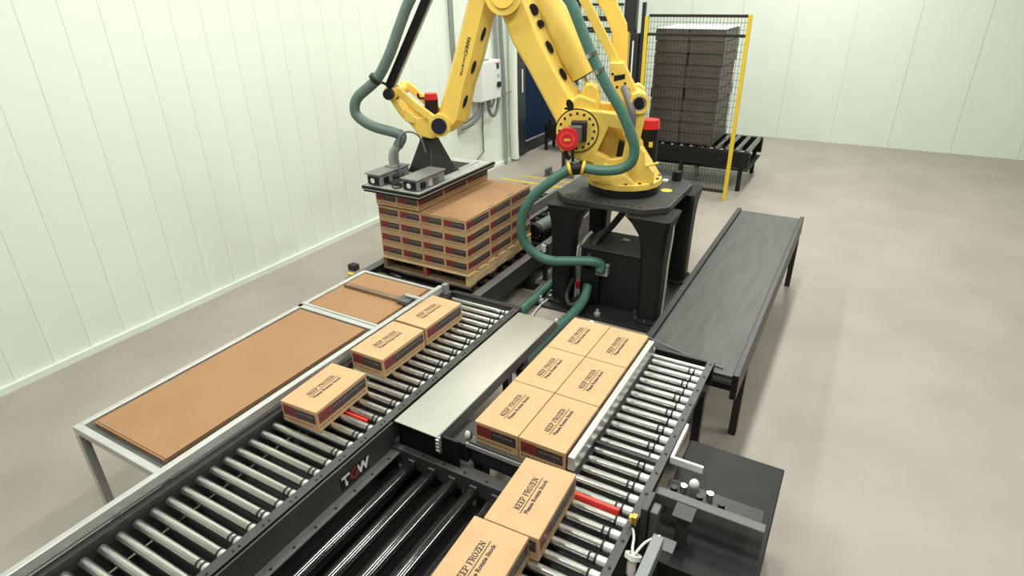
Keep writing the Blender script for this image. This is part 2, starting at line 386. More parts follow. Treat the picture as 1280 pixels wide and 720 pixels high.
# raised side guide and drive behind the pallet
MB().box(-1.92, -1.88, 3.75, 4.95, 0.38, 0.50).build('side_guide', 'frame_mid', pc, 0.004)
MB().box(-1.90, -1.87, 3.65, 5.0, 0.345, 0.375).build('guide_rail', 'aluminium', pc)
m = root('drive_motor', (-1.5, 3.75, 0.372), 'green and black cylindrical drive motor beside the pallet load', 'motor')
MB().cyl((-1.53,3.53,0.45), (-1.53,3.60,0.45), 0.078, n=20).build('end_cap', 'black', m, 0.005)
MB().cyl((-1.53,3.60,0.45), (-1.50,3.98,0.45), 0.072, n=20).build('motor_body', 'hose_grey_green', m)
MB().box(-1.58,-1.45,3.98,4.06,0.372,0.52).build('gearbox', 'aluminium', m, 0.01)
MB().box(-1.56,-1.48,3.66,3.9,0.372,0.39).build('mount', 'black', m)
ps = root('photo_sensor', (-1.27, 3.35, 0), 'small sensor on dark bracket beside pallet conveyor frame', 'sensor')
MB().box(-1.29,-1.25,3.3,3.34,0.0,0.42).build('bracket', 'charcoal', ps)
MB().box(-1.30,-1.25,3.28,3.32,0.34,0.42).build('housing', 'white_plastic', ps, 0.004)

# ------------------------------------------------------------------ pedestal
pd = root('robot_pedestal', (-0.45, 3.45, 0), 'dark grey four-legged steel pedestal under the yellow robot', 'pedestal')
MB().box(-1.12, 0.2, 2.74, 4.12, 0, 0.03).build('base_plate', 'charcoal', pd, 0.004)
px0, px1, py0, py1 = -1.05, 0.05, 2.94, 4.08; c = 0.17
poly = [(px0+c,py0),(px1-c,py0),(px1,py0+c),(px1,py1-c),(px1-c,py1),(px0+c,py1),(px0,py1-c),(px0,py0+c)]
tp = MB().hexa([(x,y,1.04) for x,y in poly], [(x,y,1.10) for x,y in poly]).build('table_plate', 'frame_grey', pd, 0.008)
for i in range(10):
    t = i/9
    MB().cyl((px0+0.22+t*0.66, py0+0.035, 1.10), (px0+0.22+t*0.66, py0+0.035, 1.104), 0.011, n=8).build('bolt', 'black', tp)
def leg(cx, cy, sx, sy):
    rings = []
    for z, hw, inn in ((0.03,0.095,0.0),(0.5,0.10,0.0),(0.75,0.105,0.01),(0.88,0.115,0.03),(0.97,0.13,0.07),(1.04,0.14,0.13)):
        x0, x1 = cx-hw, cx+hw; y0, y1 = cy-hw, cy+hw
        if sx < 0: x1 += inn
        else: x0 -= inn
        if sy < 0: y1 += inn
        else: y0 -= inn
        k = 0.03
        rings.append([(x0+k,y0,z),(x1-k,y0,z),(x1,y0+k,z),(x1,y1-k,z),(x1-k,y1,z),(x0+k,y1,z),(x0,y1-k,z),(x0,y0+k,z)])
    l = MB().loft(rings, smooth=False).build('leg', 'pedestal_grey', pd, 0.008)
    pts = [(cx+0.17*math.cos(a), cy+0.17*math.sin(a)) for a in [2*PI*i/20 for i in range(20)]]
    f = MB().hexa([(x,y,0.03) for x,y in pts], [(x,y,0.055) for x,y in pts]).build('foot_flange', 'charcoal', l, 0.004)
    for a in range(5):
        q = PI*(a/4)-PI if sy < 0 else PI*a/4
        MB().cyl((cx+0.14*math.cos(q), cy+0.14*math.sin(q), 0.055), (cx+0.14*math.cos(q), cy+0.14*math.sin(q), 0.075), 0.014, n=6).build('foot_bolt', 'chrome', l)
for (cx, cy, sx, sy) in ((-0.90,2.99,-1,-1),(0.0,2.99,1,-1),(-0.93,3.97,-1,1),(-0.02,3.97,1,1)): leg(cx, cy, sx, sy)
for (x, y) in ((-1.06,2.80),(-0.45,2.80),(0.14,2.80),(0.12,3.5)):
    MB().cyl((x,y,0.03),(x,y,0.055),0.03,n=12).cyl((x,y,0.055),(x,y,0.09),0.014,n=8).build('anchor_bolt', 'aluminium', pd)
MB().cyl((-0.115,3.577,1.10),(-0.115,3.577,1.102),0.055,n=20).build('sticker', 'sticker_yellow', pd)
k = root('connector_plug', (-0.14, 3.98, 1.10), 'black round connector standing on the corner of the pedestal plate', 'connector')
MB().cyl((-0.13,3.96,1.10),(-0.13,3.96,1.19),0.05,0.045,n=16).build('plug_body', 'black', k, 0.004)
MB().box(-0.24,-0.19,3.84,3.90,1.10,1.115).build('tag_plate', 'white_plastic', k)

# controller / valve cabinet inside the pedestal
cb = root('control_cabinet', (-0.44, 3.25, 0.03), 'dark steel cabinet standing between the pedestal legs', 'cabinet')
MB().box(-0.735, -0.125, 3.02, 3.50, 0.03, 0.60).build('cabinet_body', 'pedestal_grey', cb, 0.008)
MB().box(-0.74, -0.12, 3.01, 3.51, 0.60, 0.615).build('lid', 'frame_grey', cb, 0.004)
MB().box(-0.44, -0.37, 3.34, 3.39, 0.615, 0.617).build('label_plate', 'box_white', cb)
MB().box(-0.70, -0.52, 2.97, 3.02, 0.05, 0.40).build('side_panel', 'black', cb, 0.006)
MB().box(-0.55, -0.43, 2.955, 3.02, 0.37, 0.48).build('hose_flange', 'aluminium', cb, 0.006)
MB().cyl((-0.49,2.955,0.425),(-0.49,2.90,0.44),0.040,n=16).build('hose_collar', 'frame_mid', cb)
MB().box(-0.80,-0.735,3.06,3.14,0.12,0.2).build('red_valve', 'red_plastic', cb, 0.006)
MB().tube([(-0.80,3.1,0.14),(-0.79,3.1,0.35),(-0.80,3.2,0.55),(-0.74,3.3,0.66)], 0.02, 8).build('air_pipe', 'aluminium', cb)

# ------------------------------------------------------------------ robot
rb = root('palletizing_robot', tuple(RO+Vector((0,0,1.10))), 'large yellow palletizing robot arm on dark four-legged pedestal', 'robot')
MB().cyl((RO.x,RO.y,1.10),(RO.x,RO.y,1.175),0.34,n=40).build('slewing_ring', 'black', rb, 0.006)
fl = [(RO.x+0.355*math.cos(a+PI/16), RO.y+0.355*math.sin(a+PI/16)) for a in [2*PI*i/16 for i in range(16)]]
tf = MB().hexa([(x,y,1.175) for x,y in fl], [(x,y,1.235) for x,y in fl]).build('turret_flange', 'robot_yellow', rb, 0.008)
for i in range(16):
    a = 2*PI*i/16
    MB().cyl((RO.x+0.325*math.cos(a),RO.y+0.325*math.sin(a),1.235),(RO.x+0.325*math.cos(a),RO.y+0.325*math.sin(a),1.245),0.016,n=6).build('flange_bolt', 'charcoal', tf)
TC = [(0.631,1.784),(0.568,1.862),(0.434,1.892),(0.08,1.848),(0.023,1.835),(0.023,1.931),(-0.012,2.02),(-0.078,2.047),(-0.143,2.001),(-0.146,1.879),(-0.116,1.655),(-0.115,1.57),(-0.162,1.513),(-0.177,1.411),(-0.262,1.339),(-0.262,1.225),(0.31,1.225),(0.333,1.329),(0.292,1.406),(0.47,1.446),(0.605,1.524)]
NT = [(0.172,1.735),(0.057,1.709),(0.015,1.61),(0.034,1.464),(0.134,1.447),(0.267,1.503)]
near = MB(); nT, nH = len(TC), len(NT)
vs = [pf(p,0.16) for p in TC]+[pf(p,0.16) for p in NT]+[pf(p,0.26) for p in TC]+[pf(p,0.26) for p in NT]; K = nT+nH
f1 = list(range(3,17))+[nT+4,nT+3,nT+2,nT+1,nT+0]; f2 = list(range(16,nT))+[0,1,2,3]+[nT+0,nT+5,nT+4]
fs = [tuple(reversed(f1)), tuple(reversed(f2)), tuple(i+K for i in f1), tuple(i+K for i in f2)]
fs += [(i,(i+1)%nT,K+(i+1)%nT,K+i) for i in range(nT)]+[(nT+(i+1)%nH,nT+i,K+nT+i,K+nT+(i+1)%nH) for i in range(nH)]
near._add(vs, fs); tc = near.build('turret_cheek', 'robot_yellow', rb, 0.012)
MB().prism(TC, pf, -0.30, -0.20).build('turret_cheek', 'robot_yellow', rb, 0.012)
MB().prism([(0.40,1.225),(0.45,1.45),(0.30,1.80),(0.0,1.80),(-0.16,1.5),(-0.24,1.225)], pf, -0.20, 0.06).build('turret_core', 'robot_yellow', rb, 0.01)
MB().prism([(0.07,1.60),(0.02,1.58),(0.03,1.46),(0.09,1.46)], pf, 0.10, 0.20).build('cable_port', 'black', tc)
# buttress on the flange
MB().hexa([A(0.25,0.26,1.235),A(-0.10,0.26,1.235),A(-0.10,0.33,1.235),A(0.2,0.33,1.235)], [A(0.20,0.26,1.42),A(0.0,0.26,1.34),A(0.0,0.27,1.34),A(0.20,0.27,1.42)]).build('buttress', 'robot_yellow', rb, 0.01)
MB().hexa([A(-0.18,0.20,1.235),A(-0.30,-0.15,1.235),A(-0.34,-0.05,1.235),A(-0.24,0.26,1.235)], [A(-0.12,0.2,1.5),A(-0.14,-0.15,1.5),A(-0.16,-0.1,1.5),A(-0.15,0.22,1.5)]).build('buttress', 'robot_yellow', rb, 0.01)
# shoulder bearing disc
JC = (0.452, 1.702)
dk = MB().cyl(A(JC[0],0.26,JC[1]), A(JC[0],0.285,JC[1]), 0.185, n=40).build('bearing_disc', 'robot_yellow', rb, 0.004)
MB().ring(A(JC[0],0.262,JC[1]), A(JC[0],0.278,JC[1]), 0.195, 0.184, 40).build('bearing_seal', 'black', dk)
for i in range(16):
    a = 2*PI*i/16
    pc_ = (JC[0]+0.155*math.cos(a), JC[1]+0.155*math.sin(a))
    MB().cyl(A(pc_[0],0.285,pc_[1]), A(pc_[0],0.292,pc_[1]), 0.0115, n=8).build('disc_bolt', 'black', dk)
sm = MB().prism([(0.50,1.62),(0.36,1.62),(0.36,1.80),(0.50,1.80)], pf, 0.285, 0.36).build('shoulder_motor', 'charcoal', rb, 0.01)
MB().prism([(0.52,1.63),(0.40,1.63),(0.40,1.77),(0.52,1.77)], pf, 0.36, 0.42).build('motor_housing', 'frame_mid', sm, 0.01)
cp = MB().cyl(A(0.52,0.40,1.675), A(0.52,0.50,1.672), 0.088, 0.098, n=28).build('motor_cap', 'red_plastic', rb, 0.012)
MB().ring(A(0.52,0.50,1.672), A(0.52,0.505,1.672), 0.07, 0.045, 24).build('cap_groove', 'red_stop', cp)
MB().prism([(0.548,1.66),(0.492,1.66),(0.492,1.68),(0.548,1.68)], pf, 0.50, 0.503).build('cap_label', 'tape_yellow', cp)
MB().tube([A(0.53,0.45,1.58),A(0.53,0.45,1.53),A(0.50,0.44,1.49)], 0.02, 8).build('motor_plug', 'black', rb)
# lower arm
LAl = [(1.233,3.011),(1.199,2.768),(1.146,2.655),(1.052,2.424),(0.911,2.198),(0.66,1.754),(0.61,1.62)]
LAr = [(1.039,3.007),(0.961,2.766),(0.899,2.629),(0.823,2.45),(0.694,2.214),(0.502,1.902),(0.45,1.60)]
LAe = [(0.916,3.007),(0.841,2.763),(0.792,2.624),(0.706,2.444),(0.602,2.205),(0.391,1.90),(0.33,1.62)]
rings = []
for a, b, c2 in zip(LAl, LAr, LAe):
    rings.append([A(a[0],-0.12,a[1]),A(a[0],0.10,a[1]),A(a[0]*0.93+b[0]*0.07,0.135,a[1]*0.93+b[1]*0.07),A(b[0],0.155,b[1]),A(c2[0],0.05,c2[1]),A(c2[0],-0.12,c2[1])])
la = MB().loft(rings).build('lower_arm', 'robot_yellow', rb, 0.012)
def hole_on(r, z, ang, w_, h_, s, par, rot=0.0):
    pts = [(r+w_*math.cos(t)*math.cos(ang)-h_*math.sin(t)*math.sin(ang), z+w_*math.cos(t)*math.sin(ang)+h_*math.sin(t)*math.cos(ang)) for t in [2*PI*i/14 for i in range(14)]]
    MB().prism(pts, pf, s-0.02, s+0.006).build('lightening_hole', 'black', par)
for (r, z, w_, h_) in ((0.861,2.69,0.05,0.035),(0.802,2.577,0.035,0.028),(0.722,2.39,0.058,0.022),(0.598,2.165,0.058,0.022)):
    hole_on(r, z, math.atan2(0.55,0.33), w_, h_, 0.115, la)
hole_on(0.52, 1.925, math.atan2(0.6,0.3), 0.05, 0.03, 0.27, tc)
MB().prism([(0.56,1.905),(0.575,1.89),(0.52,1.88),(0.53,1.90)], pf, 0.26, 0.275).build('mark', 'black', tc)
MB().prism([(0.60,1.52),(0.60,1.86),(0.45,2.0),(0.30,1.95),(0.22,1.72),(0.35,1.52)], pf, 0.10, 0.20).build('shoulder_hub', 'robot_yellow', rb, 0.015)
# elbow hub
MB().cyl(A(1.11,-0.2,2.805), A(1.11,0.23,2.805), 0.155, n=32).build('elbow_hub', 'robot_yellow', rb, 0.012)
MB().cyl(A(1.11,0.23,2.805), A(1.11,0.25,2.805), 0.10, n=28).build('elbow_cover', 'robot_yellow', rb, 0.005)
# forearm
FA = [(1.339,3.043),(1.436,2.894),(1.442,2.771),(1.536,2.485),(1.643,2.169),(1.757,1.841),(1.779,1.752),(1.742,1.603),(1.63,1.643),(1.517,1.727),(1.441,2.031),(1.342,2.285),(1.244,2.612),(1.192,2.694),(1.046,2.667),(0.962,2.766),(0.974,2.947),(1.108,3.038)]
FI = [(1.36,3.02),(1.40,2.89),(1.41,2.77),(1.50,2.485),(1.61,2.169),(1.725,1.841),(1.745,1.752),(1.72,1.65),(1.64,1.70),(1.585,1.76),(1.515,2.031),(1.428,2.285),(1.33,2.612),(1.28,2.76),(1.06,2.72),(1.0,2.78),(1.0,2.93),(1.12,3.0)]
fa = MB().loft([[pf(p,-0.11) for p in FI],[pf(p,-0.07) for p in FA],[pf(p,0.09) for p in FA],[pf(p,0.155) for p in FI]]).build('forearm', 'robot_yellow', rb, 0.008)
for (r, z) in ((1.320,2.497),(1.419,2.222),(1.512,1.92)): hole_on(r-0.012, z, math.atan2(0.9,-0.33), 0.06, 0.015, 0.130, fa)
t1 = text_mesh('arm_lettering', [('FANUC', 0.044, -0.11, 0, 0.0012), ('Robot M-410iB', 0.030, 0.06, 0, 0.0003)], 'print_black')
o = bpy.data.objects.new('arm_lettering', t1); COL.objects.link(o)
P0 = A(1.482,0.159,2.30); dn = (RE*0.089+Vector((0,0,-0.31))).normalized(); nn = RN; vv = nn.cross(dn)
Mt = Matrix((dn, vv, nn)).transposed().to_4x4(); Mt.translation = P0-ORG[rb]; o.parent = rb; o.matrix_local = Mt
ORG[o] = P0
# wrist
WT = [(2.16,2.064),(2.101,2.044),(1.951,1.916),(1.79,1.802),(1.691,1.796),(1.649,1.708),(1.701,1.626),(1.765,1.609),(1.817,1.646),(1.855,1.757),(1.995,1.858),(2.138,1.979)]
WL = [(2.234,1.956),(2.158,1.943),(2.075,1.827),(1.971,1.777),(1.807,1.772),(1.787,1.624),(1.80,1.585),(1.844,1.575),(1.961,1.60),(2.04,1.709),(2.134,1.789)]
MB().prism(WT, pf, 0.155, 0.195).build('wrist_link', 'robot_yellow', rb, 0.012)
MB().prism(WT, pf, -0.16, -0.12).build('wrist_link', 'robot_yellow', rb, 0.012)
MB().prism(WL, pf, -0.12, 0.17).build('wrist_body', 'robot_yellow', rb, 0.015)
MB().prism([(2.08,1.87),(1.985,1.80),(1.985,1.72),(2.08,1.74)], pf, 0.17, 0.19).build('wrist_rib', 'robot_yellow', rb, 0.008)
MB().prism([(2.10,1.92),(2.0,1.85),(2.0,1.74),(2.10,1.78)], pf, -0.08, 0.02).build('wrist_web', 'robot_yellow', rb, 0.01)
MB().cyl(A(1.744,-0.18,1.708), A(1.744,0.20,1.708), 0.105, n=28).build('wrist_hub', 'robot_yellow', rb, 0.01)
MB().cyl(A(1.744,0.20,1.708), A(1.744,0.222,1.708), 0.073, n=28).build('hub_cap', 'navy_cap', rb, 0.006)
MB().cyl(A(2.185,-0.16,2.0), A(2.185,0.235,2.0), 0.062, n=24).build('pivot_sleeve', 'robot_yellow', rb, 0.006)
MB().cyl(A(2.185,0.235,2.0), A(2.185,0.29,2.0), 0.048, n=24).build('pivot_cap', 'black', rb, 0.006)
MB().ring(A(2.185,0.12,2.0), A(2.185,0.15,2.0), 0.072, 0.05, 24).build('pivot_seal', 'black', rb)
MB().cyl(A(1.88,-0.05,1.75), A(1.88,-0.05,1.91), 0.066, n=24).build('wrist_motor', 'black', rb, 0.006)
MB().cyl(A(1.88,-0.05,1.91), A(1.88,-0.05,1.965), 0.068, 0.06, n=24).build('wrist_motor_cap', 'red_plastic', rb, 0.01)
MB().tube([A(1.93,-0.04,1.92),A(1.99,-0.04,1.92),A(2.0,-0.02,1.96)], 0.012, 8).build('motor_cable', 'cable_black', rb)
MB().box(-0.02+A(1.98,0,0).x, 0.03+A(1.98,0,0).x, A(1.98,0,0).y-0.03, A(1.98,0,0).y+0.03, 1.78, 1.85).build('wrist_connector', 'black', rb, 0.005)
MB().cyl(A(1.91,0,1.585), A(1.91,0,1.545), 0.075, n=24).build('tool_flange', 'black', rb, 0.004)
# parallel link rod (dark)
rodm = MB()
pa, pb = (1.646,3.018), (2.195,2.055)
dv = Vector((pb[0]-pa[0], pb[1]-pa[1])).normalized(); nv = Vector((-dv.y, dv.x))
q = [(pa[0]+nv.x*0.036,pa[1]+nv.y*0.036),(pb[0]+nv.x*0.036,pb[1]+nv.y*0.036),(pb[0]-nv.x*0.036,pb[1]-nv.y*0.036),(pa[0]-nv.x*0.036,pa[1]-nv.y*0.036)]
rodm.prism(q, pf, 0.16, 0.24); lr = rodm.build('link_rod', 'black', rb, 0.006)
MB().cyl(A(pa[0]-0.035,0.20,pa[1]-0.035*0.57), A(pb[0]-0.035,0.20,pb[1]-0.035*0.57), 0.014, n=8).build('rod_edge', 'aluminium', lr)
# balance cylinder, rear links
p0, p1 = A(0.95,-0.04,3.06), A(0.428,-0.04,2.14)
dd = (p1-p0).normalized(); ca = dd.orthogonal().normalized(); cb2 = dd.cross(ca)
crings = [[p0+(p1-p0)*t_+(ca*math.cos(2*PI*i/32)+cb2*math.sin(2*PI*i/32))*r_ for i in range(32)] for t_, r_ in ((0,0.09),(0.25,0.105),(0.45,0.135),(0.6,0.142),(0.8,0.136),(1.0,0.122))]
bc = MB().loft(crings, smooth=True).build('balance_cylinder', 'robot_yellow', rb)
MB().cyl(p1, p1+dd*0.13, 0.025, n=14).build('piston_rod', 'chrome', bc)
MB().cyl(p1, p1+dd*0.012, 0.10, n=24).build('cylinder_end', 'black', bc)
MB().prism([(0.43,2.02),(0.40,2.08),(0.34,2.09),(0.29,2.05),(0.26,1.95),(0.26,1.82),(0.46,1.82)], pf, -0.10, 0.14).build('cylinder_bracket', 'robot_yellow', rb, 0.015)
MB().cyl(A(0.355,0.14,1.99), A(0.355,0.147,1.99), 0.025, n=16).build('bracket_pin', 'robot_yellow', rb)
q = []
for (r,z) in ((0.605,3.034),(0.093,2.165)): q.append((r,z))
dv = Vector((q[1][0]-q[0][0], q[1][1]-q[0][1])).normalized(); nv = Vector((-dv.y, dv.x))
MB().prism([(q[0][0]+nv.x*.04,q[0][1]+nv.y*.04),(q[1][0]+nv.x*.04,q[1][1]+nv.y*.04),(q[1][0]-nv.x*.04,q[1][1]-nv.y*.04),(q[0][0]-nv.x*.04,q[0][1]-nv.y*.04)], pf, -0.09, -0.01).build('rear_link', 'robot_yellow', rb, 0.01)
RL2 = [(0.426,3.003),(0.346,2.752),(0.255,2.623),(0.191,2.479),(0.171,2.20),(0.039,2.15),(0.042,2.358),(0.062,2.557),(0.157,2.725),(0.241,2.999)]
MB().prism(RL2, pf, -0.26, -0.16).build('rear_arm', 'robot_yellow', rb, 0.012)
RB = [(0.196,2.257),(0.071,2.257),(-0.056,2.029),(-0.146,1.98),(-0.139,1.87),(-0.064,1.833),(0.047,1.85),(0.169,2.0)]
rk = MB().prism(RB, pf, -0.15, 0.05).build('rear_crank', 'robot_yellow', rb, 0.012)
MB().prism([(0.15,2.145),(0.055,2.16),(0.055,2.12),(0.15,2.10)], pf, 0.05, 0.056).build('crank_slot', 'black', rk)
for (r,z) in ((0.165,2.16),(0.05,2.08),(0.12,2.05),(0.02,2.03)): MB().cyl(A(r,0.05,z),A(r,0.058,z),0.012,n=8).build('crank_bolt', 'charcoal', rk)
MB().ring(A(-0.08,0.24,1.945), A(-0.08,0.285,1.945), 0.088, 0.062, 28).build('pivot_ring', 'robot_yellow', rb)
MB().cyl(A(-0.065,0.10,1.935), A(-0.065,0.272,1.935), 0.058, n=24).build('rear_pivot', 'black', rb, 0.005)
MB().ring(A(-0.08,0.262,1.945), A(-0.08,0.276,1.945), 0.064, 0.05, 24).build('pivot_washer', 'chrome', rb)
# turning-axis motor behind the turret
MB().cyl((-0.40,3.80,1.235),(-0.40,3.80,1.625),0.092,n=24).build('turning_motor', 'black', rb, 0.006)
MB().cyl((-0.40,3.80,1.625),(-0.40,3.80,1.705),0.098,0.088,n=24).build('turning_motor_cap', 'red_plastic', rb, 0.012)
MB().box(-0.365,-0.33,3.707,3.715,1.46,1.51).build('warning_mark', 'sticker_yellow', rb)
MB().tube([A(0.06,0.16,2.06),A(0.03,0.22,2.0),A(-0.02,0.29,1.88),A(-0.03,0.28,1.76),A(0.0,0.25,1.66)], 0.032, 10).build('signal_cable', 'cable_grey', rb)
MB().cyl(A(-0.19,0.27,1.40), A(-0.29,0.27,1.43), 0.012, n=8).build('lock_pin', 'robot_yellow', rb)

# ------------------------------------------------------------------ gripper
GX0, GX1, GY0, GY1 = -2.60, -1.92, 2.09, 3.40
gz = zg+CH
gp = root('vacuum_gripper', (-2.26, 2.745, gz), 'grey layer gripper plate with two vacuum boxes on its top', 'gripper')
MB().box(GX0+0.03, GX1-0.03, GY0+0.03, GY1-0.03, gz+0.0005, gz+0.006).build('suction_foam', 'black_rubber', gp)
MB().box(GX0+0.01, GX1-0.01, GY0+0.01, GY1-0.01, gz+0.006, gz+0.028).build('lower_plate', 'black', gp)
MB().box(GX0, GX1, GY0, GY1, gz+0.028, gz+0.035).build('edge_strip', 'aluminium', gp)
MB().box(GX0, GX1, GY0, GY1, gz+0.035, gz+0.058).build('middle_plate', 'black', gp)
MB().box(GX0+0.02, GX1-0.02, GY0+0.02, GY1-0.02, gz+0.058, gz+0.062).build('top_plate', 'gripper_top', gp)
gt = gz+0.062
def vac(x0, x1, y0, y1, zt_, pipe):
    b = MB().hexa([(x0,y0,gt+0.005),(x1,y0,gt+0.005),(x1,y1,gt+0.005),(x0,y1,gt+0.005)], [(x0,y0,zt_),(x1,y0,zt_),(x1,y1,zt_),(x0,y1,zt_)]).build('vacuum_box', 'grey_paint', gp, 0.006)
    MB().box(x0-0.012, x1+0.012, y0-0.02, y1+0.01, zt_, zt_+0.012).build('box_lid', 'lid_grey', b, 0.003)
    MB().box(x0+0.02, x1-0.02, y0-0.012, y0, gt+0.015, zt_-0.02).build('valve_face', 'black', b, 0.004)
    MB().cyl(((x0+x1)/2,y0-0.02,(gt+zt_)/2),((x0+x1)/2,y0-0.012,(gt+zt_)/2),0.025,n=14).build('gauge', 'chrome', b)
    for i in range(3):
        MB().box(x1, x1+0.02, y0+0.04+i*0.1, y0+0.10+i*0.1, gt+0.02, zt_-0.025).build('valve', ['black','chrome','frame_mid'][i], b, 0.004)
vac(-2.565, -2.40, 2.14, 2.56, 1.315, True)
vac(-2.16, -1.985, 2.16, 2.58, 1.315, False)
MB().box(-2.40,-2.16,2.36,2.41,gt,gt+0.04).box(-2.38,-2.2,2.22,2.26,gt+0.005,gt+0.03).build('manifold', 'charcoal', gp, 0.004)
MB().tube([(-2.19,2.2,gt+0.08),(-2.24,2.12,gt+0.05),(-2.22,2.11,gt+0.02),(-2.15,2.13,gt+0.03)], 0.007, 6).build('air_line', 'cable_black', gp)
MB().tube([(-2.36,2.40,gt+0.05),(-2.3,2.3,gt+0.06),(-2.28,2.2,gt+0.04),(-2.2,2.18,gt+0.05)], 0.007, 6).build('air_line', 'cable_black', gp)
for (x,y) in ((-2.33,2.38),(-2.29,2.44),(-2.25,2.34)): MB().cyl((x,y,gt+0.03),(x,y,gt+0.075),0.014,n=10).build('fitting', 'chrome', gp)
cx, cy = A(1.91,0,0).x, A(1.91,0,0).y
def sq(h, z, h2=None):
    h2 = h2 or h
    return [(cx-h,cy-h2,z),(cx+h,cy-h2,z),(cx+h,cy+h2,z),(cx-h,cy+h2,z)]
MB().loft([sq(0.15,gt+0.015,0.20), sq(0.07,1.53), sq(0.07,1.545)]).build('tool_pyramid', 'charcoal', gp, 0.006)
MB().box(cx-0.24, cx+0.20, cy-0.16, cy+0.40, gt, gt+0.015).build('pyramid_base', 'black', gp)
# metal elbow that takes the hose
MB().box(-2.545,-2.425,2.38,2.50,1.327,1.340).build('elbow_flange', 'conduit', gp, 0.003)
MB().tube([(-2.485,2.44,1.335),(-2.487,2.44,1.42),(-2.47,2.45,1.47),(-2.42,2.46,1.53)], 0.042, 14).build('metal_elbow', 'conduit', gp)
MB().tube([(-2.36,2.38,gt+0.05),(-2.37,2.38,1.45),(-2.36,2.42,1.62),(-2.31,2.50,1.66),(-2.25,2.58,1.60),(-2.22,2.62,1.45)], 0.009, 8).build('air_line', 'cable_grey', gp)
MB().box(-2.56,-2.53,3.0,3.2,gt,gt+0.02).build('rail', 'aluminium', gp)
MB().box(-2.1,-2.06,2.95,3.3,gt,gt+0.015).build('rail', 'aluminium', gp)

# ------------------------------------------------------------------ hoses
h = root('vacuum_hose', tuple(A(2.1,0.25,1.5)), 'thick grey-green vacuum hose curving down from the arm to the gripper elbow', 'hose')
E1 = Vector((-2.425,2.46,1.525))
pts = [A(1.45,0.26,3.12),A(1.72,0.27,3.02),A(1.905,0.28,2.78),A(2.005,0.29,2.593),A(2.135,0.30,2.333),A(2.278,0.30,2.129),A(2.475,0.30,1.973),A(2.516,0.30,1.843),A(2.441,0.30,1.756),A(2.33,0.29,1.70),A(2.17,0.27,1.655), E1+Vector((0.05,0.01,0.09)), E1]
MB().tube(pts, 0.048, 14).build('hose_body', 'hose_grey_green', h)
MB().ring(A(2.27,0.30,2.16)-Vector((0,0,0.01)), A(2.295,0.30,2.135)-Vector((0,0,0.01)), 0.062, 0.045, 20).build('hose_clamp', 'charcoal', h)
MB().tube([A(2.25,0.28,2.11),A(2.21,0.26,2.09),A(2.19,0.24,2.06)], 0.012, 8).build('clamp_arm', 'black', h)
h2 = root('supply_hose', tuple(A(0.3,0.45,0.5)), 'long green hose running down the robot arm and looping to the cabinet', 'hose')
pts = [A(1.0,0.30,3.15),A(0.72,0.38,3.08),A(0.533,0.42,2.766),A(0.423,0.43,2.531),A(0.338,0.44,2.349),A(0.194,0.45,2.098),A(0.085,0.46,1.936),A(-0.015,0.47,1.738),A(-0.059,0.47,1.601),A(-0.04,0.47,1.482),A(0.052,0.46,1.415),A(0.191,0.46,1.397),A(0.332,0.46,1.41),A(0.44,0.46,1.43),A(0.53,0.47,1.385),A(0.652,0.48,1.295),A(0.812,0.48,1.154),A(0.91,0.48,0.98),A(0.934,0.48,0.82),A(0.896,0.48,0.675),A(0.78,0.49,0.565),A(0.641,0.50,0.522),A(0.449,0.51,0.532),A(0.26,0.52,0.543),A(0.17,0.50,0.50),Vector((-0.49,2.905,0.44))]
MB().tube(pts, 0.045, 14).build('hose_body', 'hose_green', h2)
MB().cyl(A(0.372,0.46,1.42), A(0.50,0.465,1.405), 0.058, n=20).build('hose_sleeve', 'black', h2, 0.006)
for rr_ in ((0.365,0.39,1.415,1.42),(0.475,0.50,1.41,1.402)): MB().ring(A(rr_[0],0.46,rr_[2]), A(rr_[1],0.46,rr_[3]), 0.066, 0.05, 18).build('sleeve_clamp', 'tape_yellow', h2)
for (a, b) in (((0.352,0.44,2.375),(0.338,0.44,2.345)),((0.283,0.445,2.25),(0.268,0.445,2.222))):
    MB().ring(A(*a), A(*b), 0.053, 0.044, 20).build('band_clamp', 'chrome', h2)
MB().tube([A(0.46,0.42,1.43),A(0.48,0.36,1.50),A(0.48,0.30,1.55)], 0.015, 8).build('clamp_arm', 'black', h2)
fh = MB().tube([(-0.62,2.95,0.24),(-0.60,2.80,0.15),(-0.62,2.55,0.10),(-0.66,2.30,0.07),(-0.68,2.0,0.06),(-0.66,1.6,0.06)], 0.045, 12).build('floor_hose', 'hose_green')
tag(fh, 'green hose leaving the cabinet low down between pedestal and cartons', 'hose')
fh = MB().tube([(-1.02,3.55,0.10),(-1.10,3.25,0.07),(-1.12,3.0,0.06),(-1.11,2.75,0.06),(-1.12,2.4,0.055),(-1.14,2.1,0.055),(-1.1,1.7,0.055)], 0.045, 12).build('floor_hose', 'hose_green')
tag(fh, 'green hose on the floor left of the pedestal near pallet conveyor', 'hose')
c_ = MB().tube([(-0.33,3.25,1.04),(-0.40,3.22,0.95),(-0.50,3.2,0.80),(-0.60,3.16,0.68),(-0.64,3.1,0.60),(-0.66,2.98,0.45)], 0.032, 10).build('power_cable', 'cable_black')
tag(c_, 'thick black cable slanting from the pedestal plate down to the cabinet', 'cable')
c_ = MB().tube([(0.11,3.06,1.02),(0.13,3.04,0.9),(0.12,3.02,0.6),(0.115,3.02,0.3),(0.11,3.0,0.06)], 0.009, 6).build('thin_cable', 'cable_white')
tag(c_, 'thin white cable hanging along the right front pedestal leg', 'cable')
c_ = MB().tube([(-0.76,2.93,0.30),(-0.80,2.86,0.16),(-0.76,2.80,0.09),(-0.70,2.80,0.08),(-0.62,2.94,0.15)], 0.028, 8).build('looped_cable', 'cable_black')
tag(c_, 'black looped cable at the foot of the cabinet', 'cable')
